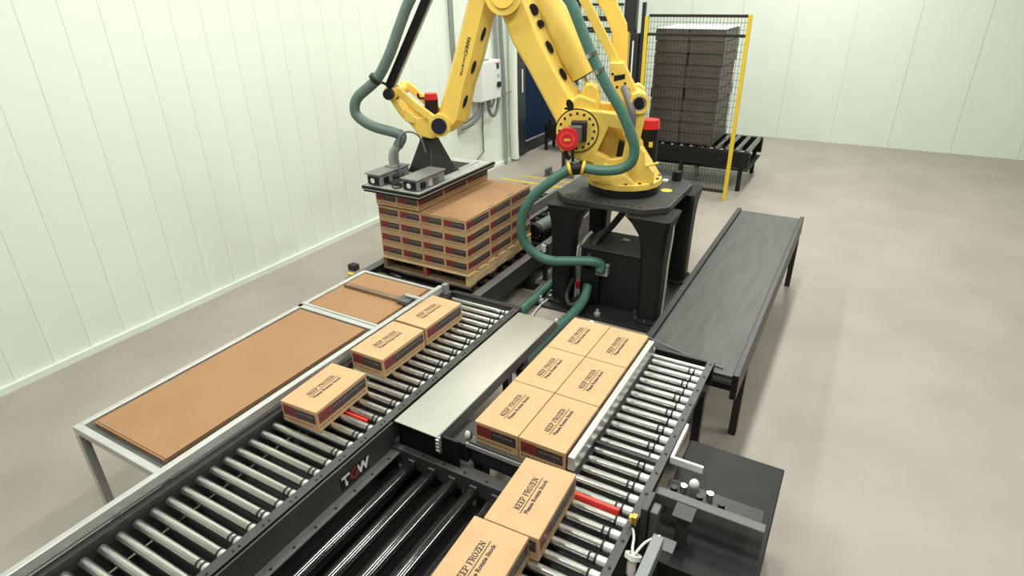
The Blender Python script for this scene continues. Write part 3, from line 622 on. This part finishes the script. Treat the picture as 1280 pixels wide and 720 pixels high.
c_ = MB().tube([(-1.0,2.9,0.045),(-1.03,2.72,0.02),(-1.0,2.5,0.015),(-0.93,2.3,0.012),(-0.95,2.1,0.012)], 0.01, 6).build('ground_cable', 'cable_white')
tag(c_, 'thin pale cable curving over the floor beside the green hose', 'cable')

# ------------------------------------------------------------------ roller conveyors
def roller_mesh(x0, x1, rad):
    L = x1-x0
    return MB().cyl((0,0,0),(L,0,0),rad,n=28).mesh('roller', 'roller_zinc')
def make_conveyor(name, label, x0, x1, y0, y1, phase, band_off, skip=(), short=None):
    r = root(name, ((x0+x1)/2, (y0+y1)/2, 0), label, 'conveyor')
    rad, zt_ = 0.0215, 0.766
    me = roller_mesh(x0, x1, rad)
    me2 = roller_mesh(short[1], x1, rad) if short else me
    endL = 0.048
    e_me = MB().cyl((0,0,0),(endL,0,0),rad+0.0008,n=18).mesh('roller_end', 'roller_end')
    bd_me = MB().cyl((0,0,0),(0.010,0,0),rad+0.0022,n=18).mesh('drive_band', 'black_rubber')
    y = phase; i = 0
    while y < y1-0.03:
        if y > y0+0.03 and not any(abs(y-s_) < 0.03 for s_ in skip):
            sh = short and y > short[0]
            ro = shared('roller', me2 if sh else me, r, (short[1] if sh else x0, y, zt_-rad))
            shared('roller_end', e_me, ro, (x1-endL, y, zt_-rad))
            shared('drive_band', bd_me, ro, (x1-endL-0.011, y, zt_-rad))
            shared('drive_band', bd_me, ro, (x1-endL-(0.040 if i % 2 else 0.011), y, zt_-rad)) if i % 2 else None
        y += 0.077; i += 1
    return r
# left conveyor (cartons waiting)
LX0, LX1 = -1.04, -0.52
lc = make_conveyor('roller_conveyor', 'roller conveyor on the left carrying the cartons beside the steel plate', LX0, LX1, -1.9, 1.33, -1.86, 0, skip=())
fr = MB().box(LX1, LX1+0.006, -1.95, 1.33, 0.60, 0.79).box(LX1, LX1+0.05, -1.95, 1.33, 0.79, 0.796).box(LX1, LX1+0.05, -1.95, 1.33, 0.60, 0.606).build('side_frame', 'frame_grey', lc)
MB().box(LX0-0.02, LX0-0.014, -1.95, 1.33, 0.60, 0.79).box(LX0-0.06, LX0-0.014, -1.95, 1.33, 0.79, 0.796).build('side_frame', 'frame_grey', lc)
MB().box(LX0-0.02, LX1+0.05, 1.31, 1.35, 0.62, 0.80).build('end_beam', 'charcoal', lc, 0.004)
MB().box(LX0, LX1, -1.95, 1.33, 0.60, 0.605).build('shade_pan', 'black', lc)  # black sheet put in to give the roller gaps their shade
for i in range(21):
    yy = -1.85+i*0.154
    for dy in (0, 0.03):
        MB().cyl((LX1+0.03,yy+dy,0.796),(LX1+0.03,yy+dy,0.799),0.006,n=6).build('frame_bolt', 'black', fr)
MB().box(LX0+0.16, LX1-0.10, -0.133, -0.122, 0.70, 0.757).build('stop_blade', 'red_stop', lc, 0.003, label='thin red stop blade between rollers')
for xx in (LX0-0.02, LX1):
    for yy in (-1.7, -0.2, 1.2):
        MB().box(xx-0.02, xx+0.03, yy-0.03, yy+0.03, 0, 0.6).build('leg', 'charcoal', lc)
MB().box(-1.12, -1.085, -1.95, 1.24, 0.82, 0.872).box(-1.125, -1.10, -1.95, 1.24, 0.80, 0.82).build('guide_rail', 'aluminium', lc, 0.003)
MB().box(-1.10, -1.06, 1.24, 1.29, 0.80, 0.88).build('rail_bracket', 'grey_paint', lc, 0.003)
# carton 1..3 on it
carton(-0.911, 0.415, 0.7662, 'brown carton on left conveyor, in line behind the farthest one', 'cartons on the left conveyor', 0.0)
carton(-0.908, 0.840, 0.7662, 'brown carton on left conveyor, farthest along, nearest the pallet', 'cartons on the left conveyor', -0.015)
carton(-0.895, -0.145, 0.7662, 'brown carton on left conveyor cut off by the left picture edge', 'cartons on the left conveyor', 0.05)

# right conveyor
RX0, RX1 = 0.345, 0.872
rc = make_conveyor('roller_conveyor', 'roller conveyor on the right below the frozen cartons', RX0, RX1, -1.4, 1.27, -1.352, 0, skip=(0.3,), short=(-0.035, 0.556))
fr = MB().box(RX1, RX1+0.006, -1.4, 1.30, 0.60, 0.79).box(RX1, RX1+0.04, -1.4, 1.30, 0.785, 0.791).build('side_frame', 'frame_grey', rc)
MB().box(RX0-0.006, RX0, -1.4, -0.05, 0.60, 0.755).build('side_frame', 'frame_grey', rc)
MB().box(RX0, RX1, -1.4, -0.04, 0.60, 0.605).build('shade_pan', 'black', rc)  # added black sheet standing in for shadow below the long rollers
MB().box(0.556, RX1, -0.04, 1.28, 0.60, 0.605).build('shade_pan', 'black', rc)  # same added shadow sheet below the short rollers
MB().box(0.550, 0.556, -0.04, 1.30, 0.60, 0.755).build('side_frame', 'frame_grey', rc)
MB().box(0.54, RX1+0.04, 1.28, 1.31, 0.62, 0.785).build('end_beam', 'charcoal', rc, 0.004)
MB().cyl((0.54,1.225,0.765),(0.87,1.225,0.765),0.012,n=10).build('end_rod', 'aluminium', rc)
for i in range(18):
    MB().cyl((RX1+0.022,-1.3+i*0.15,0.791),(RX1+0.022,-1.3+i*0.15,0.794),0.008,n=6).build('frame_bolt', 'black', fr)
MB().box(0.60, 0.815, -0.090, -0.073, 0.68, 0.775).build('stop_blade', 'red_stop', rc, 0.003, label='bright red stop blade raised between rollers')
MB().box(0.55, 0.90, 0.268, 0.292, 0.72, 0.789).build('sensor_bar', 'charcoal', rc, 0.003)
MB().cyl((0.55,0.325,0.745),(0.86,0.325,0.745),0.016,n=12).build('thin_roller', 'dark_roller', rc)
for yy in (-1.2, 0.0, 1.2):
    MB().box(RX1-0.02, RX1+0.03, yy-0.03, yy+0.03, 0, 0.6).build('leg', 'charcoal', rc)
    xl = RX0 if yy < -0.1 else 0.57
    MB().box(xl-0.01, xl+0.04, yy-0.03, yy+0.03, 0, 0.6).build('leg', 'charcoal', rc)

# platform below the six-carton group
pf_ = root('staging_platform', (0.25, 0.6, 0), 'flat metal platform carrying the six-carton group', 'platform')
MB().box(-0.03, 0.505, -0.015, 1.225, 0.752, 0.7675).build('platform_plate', 'frame_mid', pf_, 0.003)
MB().box(-0.05, 0.52, -0.02, 0.005, 0.725, 0.752).build('front_edge', 'aluminium', pf_, 0.003)
MB().box(0.516, 0.552, 0.01, 1.21, 0.800, 0.880).build('guide_rail', 'aluminium', pf_, 0.004)
MB().box(0.516, 0.548, 0.02, 1.20, 0.745, 0.800).build('rail_base', 'frame_mid', pf_, 0.003)
MB().cyl((0.53,1.2,0.79),(0.53,1.26,0.79),0.02,n=12).build('rail_end', 'aluminium', pf_)
MB().box(-0.03, 0.50, 0.0, 1.2, 0.62, 0.752).build('support_frame', 'charcoal', pf_)
for (x,y) in ((0.0,0.05),(0.0,1.15),(0.30,0.05),(0.30,1.15)): MB().box(x-0.03,x+0.03,y-0.03,y+0.03,0,0.62).build('leg', 'charcoal', pf_)
MB().cyl((0.13,1.24,0.86),(0.10,1.27,0.86),0.018,n=12).box(0.10,0.13,1.228,1.26,0.75,0.85).build('end_stop', 'white_plastic', pf_)
nm_r = ['nearest row', 'middle row', 'farthest row']
for j in range(3):
    for i in range(2):
        carton(CW*(i+0.5)+0.002*i, CD*(j+0.5)+0.003*j, 0.7685, 'carton lettered KEEP FROZEN in six-carton group, %s, %s side' % (nm_r[j], ['left', 'right'][i]), 'cartons on the staging platform', 0.0)
# two cartons arriving
carton(0.4915, -0.300, 0.7665, 'carton lettered KEEP FROZEN on right roller conveyor beside the red stop', 'cartons on the right conveyor', 0.045)
carton(0.470, -0.710, 0.7665, 'nearest carton lettered KEEP FROZEN, cut off by bottom picture edge', 'cartons on the right conveyor', 0.045)

# steel bridge plate
bp = root('bridge_plate', (-0.3, 0.57, 0), 'long bare steel plate lying between the two roller conveyors', 'plate')
MB().box(-0.445, -0.165, -0.105, 1.26, 0.797, 0.803).build('steel_sheet', 'steel_plate', bp)
MB().box(-0.165, -0.158, -0.10, 1.30, 0.735, 0.803).build('side_skirt', 'frame_mid', bp)
MB().box(-0.168, -0.150, -0.105, -0.09, 0.70, 0.803).build('end_bracket', 'aluminium', bp, 0.002)
MB().box(-0.44, -0.40, 0.0, 1.2, 0.60, 0.796).build('support', 'charcoal', bp)
for y in (0.2, 1.1): MB().box(-0.36,-0.30,y-0.03,y+0.03,0,0.797).build('leg', 'charcoal', bp)
MB().box(-0.13,-0.06,0.02,1.28,0.655,0.70).build('pusher_rail', 'frame_mid', bp, 0.004)
MB().box(-0.115,-0.075,0.22,0.62,0.70,0.712).build('rail_slot', 'aluminium', bp)
MB().box(-0.155,-0.04,-0.02,0.16,0.62,0.74).build('pusher_block', 'charcoal', bp, 0.006)
MB().box(-0.155,-0.05,0.75,0.82,0.60,0.72).build('pusher_block', 'charcoal', bp, 0.006)
MB().cyl((-0.16,1.28,0.80),(-0.15,1.28,0.80),0.02,n=12).build('bolt', 'aluminium', bp)
for i in range(4): MB().cyl((-0.17,-0.107,0.72+i*0.022),(-0.15,-0.107,0.72+i*0.022),0.008,n=8).build('bolt', 'aluminium', bp)
rf = root('reflector', (-0.03, 0.0, 0.74), 'white round sensor reflector at the corner of six-carton group', 'sensor')
MB().sphere((-0.038,-0.01,0.80),0.022,n=14,sx=0.7,sy=0.7,sz=1.2).build('lens', 'white_plastic', rf)
MB().box(-0.055,-0.03,0.0,0.02,0.74,0.80).build('bracket', 'charcoal', rf)

MB().box(-0.45, -0.06, -0.075, -0.06, 0.30, 0.79).build('end_panel', 'black', bp)
# dark roller bed in the foreground
db = root('dark_roller_bed', (-0.05, -0.8, 0), 'sunken bed of long dark steel rollers between the conveyors', 'conveyor')
me = MB().cyl((0,-1.75,0),(0,0,0),0.035,n=48).mesh('roller', 'dark_roller')
for i in range(5): shared('roller', me, db, (-0.315+i*0.13, -0.155, 0.585))
MB().box(-0.45, 0.33, -0.14, -0.10, 0.55, 0.655).build('cross_beam', 'frame_grey', db, 0.004)
MB().box(-0.44, 0.33, -0.10, -0.03, 0.60, 0.61).build('cover_strip', 'frame_mid', db)
MB().box(-0.462, -0.452, -1.95, -0.105, 0.40, 0.789).build('side_plate', 'frame_grey', db)
lf = MB().box(-0.455, -0.395, -1.95, -0.14, 0.628, 0.634).build('lower_flange', 'frame_mid', db)
for i in range(14):
    MB().cyl((-0.415,-1.9+i*0.13,0.634),(-0.415,-1.9+i*0.13,0.637),0.007,n=6).build('flange_bolt', 'black', lf)
for i in range(5):
    MB().cyl((-0.25+i*0.13,-0.12,0.655),(-0.25+i*0.13,-0.12,0.658),0.008,n=6).build('beam_bolt', 'black', db)
MB().box(-0.46, 0.33, -1.95, -0.1, 0.42, 0.43).build('shade_pan', 'black', db)  # added black sheet for the shade beneath the sunken rollers
me = MB().cyl((-0.04,0,0),(0.04,0,0),0.012,n=8).mesh('bearing', 'frame_mid')
for i in range(5): MB().box(-0.335+i*0.13,-0.295+i*0.13,-0.153,-0.141,0.56,0.62).build('bearing', 'frame_mid', db, 0.003)
# logo plate on its side plate: T, red G, W
lg = MB().box(-0.452, -0.4485, -0.515, -0.325, 0.655, 0.735).build('logo_plate', 'black', db)
def side_text(st, size, yc, zc, matn, off):
    t = text_mesh('logo_letter', [(st, size, 0, 0, off)], matn)
    o = bpy.data.objects.new('logo_letter', t); COL.objects.link(o)
    Mx = Matrix(((0,0,1),(1,0,0),(0,1,0))).to_4x4()     # text x -> +Y, text y -> +Z, normal +X
    P = Vector((-0.4478, yc, zc)); Mx.translation = P-ORG[lg]; o.parent = lg; o.matrix_local = Mx; ORG[o] = P
side_text('T', 0.085, -0.482, 0.695, 'white_plastic', 0.004)
side_text('G', 0.085, -0.424, 0.695, 'print_red', 0.004)
side_text('W', 0.078, -0.361, 0.695, 'white_plastic', 0.004)

# ------------------------------------------------------------------ tier-sheet rack on the left
rk = root('sheet_rack', (-1.7, 0.9, 0), 'aluminium profile rack holding flat brown cardboard sheets', 'rack')
def prof(x0,x1,y0,y1,z0,z1,nm='rail'): return MB().box(x0,x1,y0,y1,z0,z1).build(nm, 'aluminium', rk, 0.004)
prof(-1.285,-1.245,-0.9,0.62,0.70,0.745); prof(-1.285,-1.245,0.72,1.38,0.70,0.745)
prof(-2.02,-1.24,0.655,0.70,0.70,0.745); prof(-2.02,-1.20,0.70,0.722,0.715,0.752)
prof(-2.02,-1.24,1.37,1.40,0.70,0.74); prof(-2.02,-1.98,-0.9,1.38,0.70,0.745)
prof(-2.02,-1.24,-0.94,-0.90,0.70,0.745)
MB().box(-1.24,-1.17,-0.9,1.38,0.66,0.70).build('lower_rail', 'frame_mid', rk, 0.003)
for (x,y) in ((-2.00,-0.92),(-2.00,1.36),(-1.26,-0.92),(-1.26,1.36),(-1.26,0.68),(-2.00,0.68)):
    MB().box(x-0.022,x+0.022,y-0.022,y+0.022,0,0.70).build('post', 'aluminium', rk, 0.003)
MB().box(-1.98,-1.285,0.722,1.37,0.70,0.712).box(-1.98,-1.285,-0.9,0.655,0.70,0.712).build('deck', 'frame_mid', rk)
cl = root('clamp_bar', (-1.6, 1.09, 0.742), 'dark flat clamp bar lying across the brown sheets', 'bar')
MB().box(-1.93,-1.32,1.065,1.115,0.742,0.768).build('bar', 'pallet_shade_and_bar', cl, 0.004)
MB().box(-1.38,-1.27,1.04,1.14,0.746,0.78).build('bracket', 'frame_mid', cl, 0.006)
MB().box(-1.34,-1.20,1.10,1.13,0.785,0.80).build('hinge', 'aluminium', cl, 0.003)
def sheet_stack(x0,x1,y0,y1,n,label):
    rr = root('cardboard_sheets', ((x0+x1)/2,(y0+y1)/2,0.712), label, 'cardboard')
    for i in range(n):
        a,b = random.uniform(-.006,.006), random.uniform(-.006,.006)
        MB().box(x0+a,x1+a,y0+b,y1+b,0.7123+i*0.005,0.7169+i*0.005).build('sheet', 'sheet_kraft', rr)
sheet_stack(-1.96,-1.31,0.74,1.35,6,'brown cardboard sheets in the farther bay of the aluminium rack')
sheet_stack(-1.96,-1.33,-0.85,0.63,6,'brown cardboard sheets in the nearer bay of the aluminium rack')
fb = root('floor_block', (-3.3, 2.52, 0), 'small dark and yellow block on the floor by the white wall', 'block')
MB().box(-3.37,-3.27,2.50,2.58,0,0.07).build('block_body', 'charcoal', fb, 0.004)
MB().box(-3.30,-3.20,2.40,2.44,0,0.02).build('yellow_foot', 'sticker_yellow', fb, 0.003)

# ------------------------------------------------------------------ infeed belt conveyor at right of pedestal
bc_ = root('belt_conveyor', (0.75, 3.0, 0), 'dark belt conveyor beside the right pedestal legs', 'conveyor')
MB().box(0.44, 1.02, 1.36, 4.6, 0.655, 0.675).build('belt', 'belt', bc_, 0.004)
MB().box(0.395, 0.44, 1.34, 4.6, 0.52, 0.70).build('side_frame', 'charcoal', bc_, 0.004)
MB().box(1.02, 1.06, 1.34, 4.6, 0.52, 0.70).build('side_frame', 'charcoal', bc_, 0.004)
MB().box(0.44, 1.02, 1.40, 4.55, 0.54, 0.60).build('slider_bed', 'charcoal', bc_)
MB().cyl((0.44,1.40,0.63),(1.02,1.40,0.63),0.04,n=18).build('end_pulley', 'frame_mid', bc_)
for yy in (1.7, 4.4):
    for xx in (0.42, 1.04): MB().box(xx-0.025,xx+0.025,yy-0.03,yy+0.03,0,0.53).build('leg', 'charcoal', bc_)
c_ = MB().tube([(0.43,1.52,0.705),(0.60,1.50,0.682),(0.75,1.46,0.680),(0.95,1.42,0.682)], 0.005, 6).build('thin_cable', 'cable_grey')
tag(c_, 'thin grey cable lying across the end of dark belt conveyor', 'cable')

# ------------------------------------------------------------------ pneumatic bits at the lower right
sg = root('stop_assembly', (1.05, 0.0, 0), 'dark steel stop bracket assembly bolted beside the right conveyor', 'bracket')
MB().box(0.915,0.945,-0.10,0.02,0.58,0.85).build('upright', 'frame_grey', sg, 0.004)
MB().box(0.95,0.985,-0.08,-0.02,0.58,0.83).build('upright', 'frame_mid', sg, 0.004)
MB().box(0.92,1.40,0.11,0.16,0.70,0.76).build('cross_tube', 'frame_mid', sg, 0.005)
MB().box(1.05,1.10,0.00,0.05,0.45,0.79).build('hanger_post', 'frame_grey', sg, 0.004)
MB().box(1.03,1.12,-0.02,0.07,0.78,0.795).build('post_cap', 'charcoal', sg, 0.003)
MB().box(0.93,1.42,-0.115,0.75,0.02,0.60).build('base_cabinet', 'black', sg, 0.006)
MB().box(0.94,1.38,0.18,0.30,0.69,0.70).build('side_tray', 'charcoal', sg, 0.003)
MB().box(0.92,1.08,0.33,0.345,0.76,0.80).box(0.92,0.935,0.345,0.62,0.76,0.80).build('valve_frame', 'white_plastic', sg, 0.002)
MB().sphere((1.06,0.27,0.74),0.025,n=12).build('clear_bulb', 'clear_plastic', sg)
for i, (x,y) in enumerate(((0.98,0.22),(1.02,0.24),(1.10,0.22),(1.14,0.25),(1.2,0.22))): MB().cyl((x,y,0.70),(x,y,0.73+0.01*(i%2)),0.016,n=10).build('fitting', ['charcoal','chrome'][i%2], sg)
gb = root('grey_strut', (1.03, -0.4, 0), 'blue-grey steel strut at bottom right beside roller conveyor', 'strut')
MB().box(1.005,1.05,-0.95,-0.205,0.78,0.85).build('beam', 'grey_paint', gb, 0.004)
MB().box(1.012,1.045,-0.9,-0.84,0,0.78).box(1.012,1.045,-0.30,-0.24,0,0.78).build('support', 'charcoal', gb)
MB().box(0.99,1.09,-0.20,-0.13,0.76,0.775).build('clip', 'frame_mid', gb, 0.003)
se = root('photo_eye', (0.92, -0.13, 0.79), 'small yellow photo eye sensor on conveyor side frame near red stop', 'sensor')
MB().box(0.895,0.918,-0.165,-0.135,0.80,0.85).build('sensor_body', 'brass', se, 0.004)
MB().box(0.90,0.915,-0.17,-0.16,0.791,0.81).build('bracket', 'charcoal', se)
MB().box(0.885,0.90,-0.162,-0.138,0.818,0.84).build('lens', 'sticker_yellow', se)
af = root('air_fitting', (0.955, -0.33, 0.70), 'pale plastic air fitting with tubing between side frame and grey strut', 'fitting')
MB().ring((0.955,-0.30,0.775),(0.955,-0.29,0.79),0.035,0.02,18).build('ring', 'clear_plastic', af)
MB().cyl((0.955,-0.31,0.70),(0.955,-0.30,0.775),0.02,n=12).build('stem', 'white_plastic', af)
MB().tube([(0.90,-0.155,0.80),(0.925,-0.20,0.78),(0.94,-0.26,0.79),(0.955,-0.30,0.785)], 0.006, 6).build('tube', 'clear_plastic', af)
MB().tube([(0.955,-0.30,0.785),(0.98,-0.22,0.80),(1.02,-0.15,0.79)], 0.006, 6).build('tube', 'clear_plastic', af)
cbd = MB().box(1.12,1.60,-0.75,-0.13,0.30,0.31).build('cardboard_pad', 'sheet_kraft')
tag(cbd, 'brown cardboard pad low down at the bottom right corner', 'cardboard')
MB().box(1.15,1.56,-0.7,-0.15,0.0,0.30).build('pad_stand', 'charcoal', cbd)

# ------------------------------------------------------------------ wall box and conduits
eb = root('electrical_box', (-4.0, 6.55, 1.22), 'white wall-mounted electrical box with black rotary switch', 'box')
b = MB().box(-4.148,-3.90,6.27,6.86,1.245,1.835).build('enclosure', 'box_white', eb, 0.008)
MB().box(-3.90,-3.885,6.28,6.85,1.255,1.825).build('door', 'box_white', eb, 0.006)
MB().box(-3.885,-3.86,6.74,6.79,1.42,1.50).cyl((-3.885,6.765,1.46),(-3.85,6.765,1.46),0.045,n=16).build('rotary_switch', 'black', eb)
MB().box(-3.886,-3.88,6.72,6.80,1.70,1.77).build('warning_label', 'print_dark', eb)
MB().box(-3.887,-3.88,6.70,6.82,1.775,1.79).build('red_label', 'print_red', eb)
MB().cyl((-3.885,6.77,1.60),(-3.865,6.77,1.60),0.02,n=10).build('latch', 'conduit', eb)
MB().box(-4.0,-3.95,6.35,6.6,1.835,1.86).build('gland_row', 'conduit', eb)
def conduit(nm, pts, r, label, mt='conduit'):
    tag(MB().tube(pts, r, 10, sub=4).build(nm, mt), label, 'conduit')
conduit('conduit', [(-4.11,5.87,CEIL-0.01),(-4.11,5.87,2.4),(-4.11,5.90,1.9),(-4.11,5.95,1.4),(-4.11,5.95,0.8)], 0.035, 'grey vertical wall conduit left of the yellow forearm')
conduit('conduit', [(-4.10,7.22,CEIL-0.01),(-4.10,7.23,2.6),(-4.10,7.30,1.5),(-4.10,7.34,0.4),(-4.10,7.34,0.02)], 0.036, 'grey vertical wall conduit right of the electrical box')
conduit('conduit', [(-4.11,7.06,CEIL-0.01),(-4.11,7.07,2.6),(-4.11,7.10,1.9),(-4.11,7.10,1.6)], 0.030, 'thinner grey wall conduit just behind the electrical box')
conduit('white_pipe', [(-4.06,7.56,CEIL-0.01),(-4.06,7.56,1.2),(-4.06,7.58,0.3),(-4.06,7.60,0.05)], 0.075, 'white vertical pipe beside the black door frame', 'wall_white')
def wcable(pts, r, label): tag(MB().tube(pts, r, 8).build('wall_cable', 'cable_grey'), label, 'cable')
wcable([(-3.98,6.60,1.24),(-3.98,6.62,1.05),(-4.0,6.78,0.95),(-4.05,6.98,1.02),(-4.07,7.08,1.25),(-4.08,7.1,1.6)], 0.028, 'thick grey cable looping from electrical box up to the conduit')
wcable([(-3.98,6.42,1.24),(-3.98,6.40,1.08),(-4.02,6.22,0.94),(-4.08,6.0,0.88),(-4.11,5.95,0.9)], 0.028, 'thick grey cable looping from electrical box towards the left')
wcable([(-4.0,6.34,1.24),(-4.0,6.33,1.12),(-4.03,6.2,1.02),(-4.08,6.02,0.96)], 0.022, 'thinner grey cable below the electrical box, left side')
wcable([(-4.0,6.68,1.24),(-4.0,6.70,1.12),(-4.03,6.82,1.12),(-4.05,6.90,1.24),(-4.08,6.95,1.5)], 0.018, 'short black cable loop at right underside of electrical box')
wcable([(-4.10,6.62,1.1),(-4.12,6.62,0.8),(-4.12,6.62,0.45),(-4.12,6.58,0.35),(-4.12,6.1,0.20),(-4.12,5.7,0.10)], 0.012, 'thin grey cable running down the wall then slanting to the left')
wcable([(-4.05,6.97,1.3),(-4.03,7.0,1.55),(-4.03,7.1,1.25),(-4.06,7.4,1.24),(-4.08,7.72,1.24)], 0.010, 'thin cable crossing from the electrical box to the door frame')

# black stand by the door
st = root('floor_stand', (-3.75, 8.65, 0), 'small black machine on legs standing before the blue door', 'stand')
MB().box(-3.95,-3.40,8.55,8.95,0.22,0.50).build('body', 'black', st, 0.02)
for (x,y) in ((-3.92,8.58),(-3.43,8.58),(-3.92,8.92),(-3.43,8.92)): MB().box(x-0.025,x+0.025,y-0.025,y+0.025,0,0.22).build('leg', 'black', st)
MB().cyl((-3.6,8.5,0.36),(-3.2,8.48,0.37),0.012,n=8).build('rod', 'aluminium', st)
MB().cyl((-3.8,8.6,0.5),(-3.8,8.6,0.6),0.06,n=14).build('knob', 'charcoal', st)
sl = root('floor_bracket', (-2.9, 7.0, 0), 'low dark metal bracket on the floor beyond the yellow tape', 'bracket')
MB().box(-3.1,-2.62,6.98,7.02,0.0,0.06).box(-3.1,-3.06,6.9,7.1,0.0,0.12).box(-2.8,-2.76,6.9,7.1,0.0,0.1).build('bar', 'frame_mid', sl)

# ------------------------------------------------------------------ safety fence behind the robot
FY = 7.0
def fence_panel(x0, x1, z0, z1, label, rails, posts=()):
    r = root('fence_panel', ((x0+x1)/2, FY, 0), label, 'fence')
    m = MB(); x = x0+0.03
    while x < x1: m.box(x-0.0022,x+0.0022,FY-0.0022,FY+0.0022,z0,z1); x += 0.045
    z = z0+0.03
    while z < z1: m.box(x0,x1,FY+0.0022,FY+0.0066,z-0.0022,z+0.0022); z += 0.09
    m.build('wire_mesh', 'fence_black', r, kind='stuff')
    for z in rails: MB().box(x0,x1,FY-0.02,FY+0.02,z-0.018,z+0.018).build('rail', 'fence_black', r)
    for (x, zt_, mt, wd) in posts: MB().box(x-wd/2,x+wd/2,FY-0.03,FY+0.03,0,zt_).build('post', mt, r, 0.004)
    return r
fence_panel(-2.78,-1.92,0.12,2.62,'black wire mesh fence panel with several rails left of the column', (2.62,2.45,2.42,2.30,2.26,0.12), ((-2.80,2.7,'fence_black',0.05),))
fence_panel(-1.53,-0.2,0.12,2.48,'wire mesh fence panel with yellow post before the dark carton stack', (2.48,2.24,0.12), ((-1.56,2.47,'fence_yellow',0.05),(-0.18,2.5,'fence_yellow',0.05)))
cl = root('fence_column', (-1.75, FY, 0), 'thick black upright column in the safety fence', 'column')
MB().box(-1.89,-1.71,FY-0.05,FY+0.05,2.25,4.2).build('upper_column', 'fence_black', cl, 0.006)
MB().box(-1.78,-1.65,FY-0.05,FY+0.05,0,2.25).build('lower_column', 'fence_black', cl, 0.006)
MB().box(-1.735,-1.715,FY-0.054,FY-0.05,1.3,2.15).build('light_strip', 'white_plastic', cl)
tag(MB().box(-1.84,-1.79,FY-0.08,FY-0.03,0,2.27).build('yellow_post', 'fence_yellow', None, 0.004), 'slim yellow post in front of the black fence column', 'post')
tag(MB().box(-1.64,-1.59,FY-0.02,FY+0.03,0,2.65).build('black_post', 'fence_black', None, 0.004), 'thin black fence post right of the thick column', 'post')

# stack of dark cartons behind the fence on its conveyor
kc = root('outfeed_conveyor', (-1.1, 8.0, 0), 'dark conveyor behind the fence carrying the dark carton stack', 'conveyor')
MB().box(-2.0,0.0,7.50,7.56,0.36,0.60).build('side_frame', 'black', kc, 0.004)
MB().box(-2.0,0.0,8.64,8.70,0.36,0.60).build('side_frame', 'black', kc, 0.004)
me = MB().cyl((0,-0.53,0),(0,0.53,0),0.04,n=14).mesh('roller', 'dark_roller')
for i in range(13): shared('roller', me, kc, (-1.92+i*0.155, 8.1, 0.575))
for x in (-1.9,-1.0,-0.1):
    for y in (7.53,8.67): MB().box(x-0.03,x+0.03,y-0.03,y+0.03,0,0.36).build('leg', 'black', kc)
MB().box(-1.9,0.0,7.56,8.64,0.3,0.32).build('shade_pan', 'black', kc)  # added black sheet in place of shade under the outfeed rollers
names8 = ['lowest','second','third','fourth','fifth','sixth','seventh','eighth','ninth','topmost']
dk_me = MB().box(-0.253,0.253,-0.5,0.5,0,0.164).mesh('carton_body', 'stack_brown')
bmx = bmesh.new(); bmx.from_mesh(dk_me); bmesh.ops.bevel(bmx, geom=list(bmx.edges), offset=0.012, segments=2, affect='EDGES'); bmx.to_mesh(dk_me); bmx.free()
for k_ in range(10):
    for i in range(2):
        o = bpy.data.objects.new('dark_carton', dk_me); COL.objects.link(o)
        o.location = (-1.36+i*0.512+random.uniform(-.012,.012), 8.12, 0.616+k_*0.1655)
        tag(o, 'dark brown carton behind the fence, %s layer, %s' % (names8[k_], ['left','right'][i]), 'carton', 'dark cartons behind the fence')
tag(MB().box(-1.60,-0.60,7.62,8.62,2.2715,2.285).build('top_sheet', 'white_plastic'), 'pale flat sheet lying on top of the dark carton stack', 'sheet')
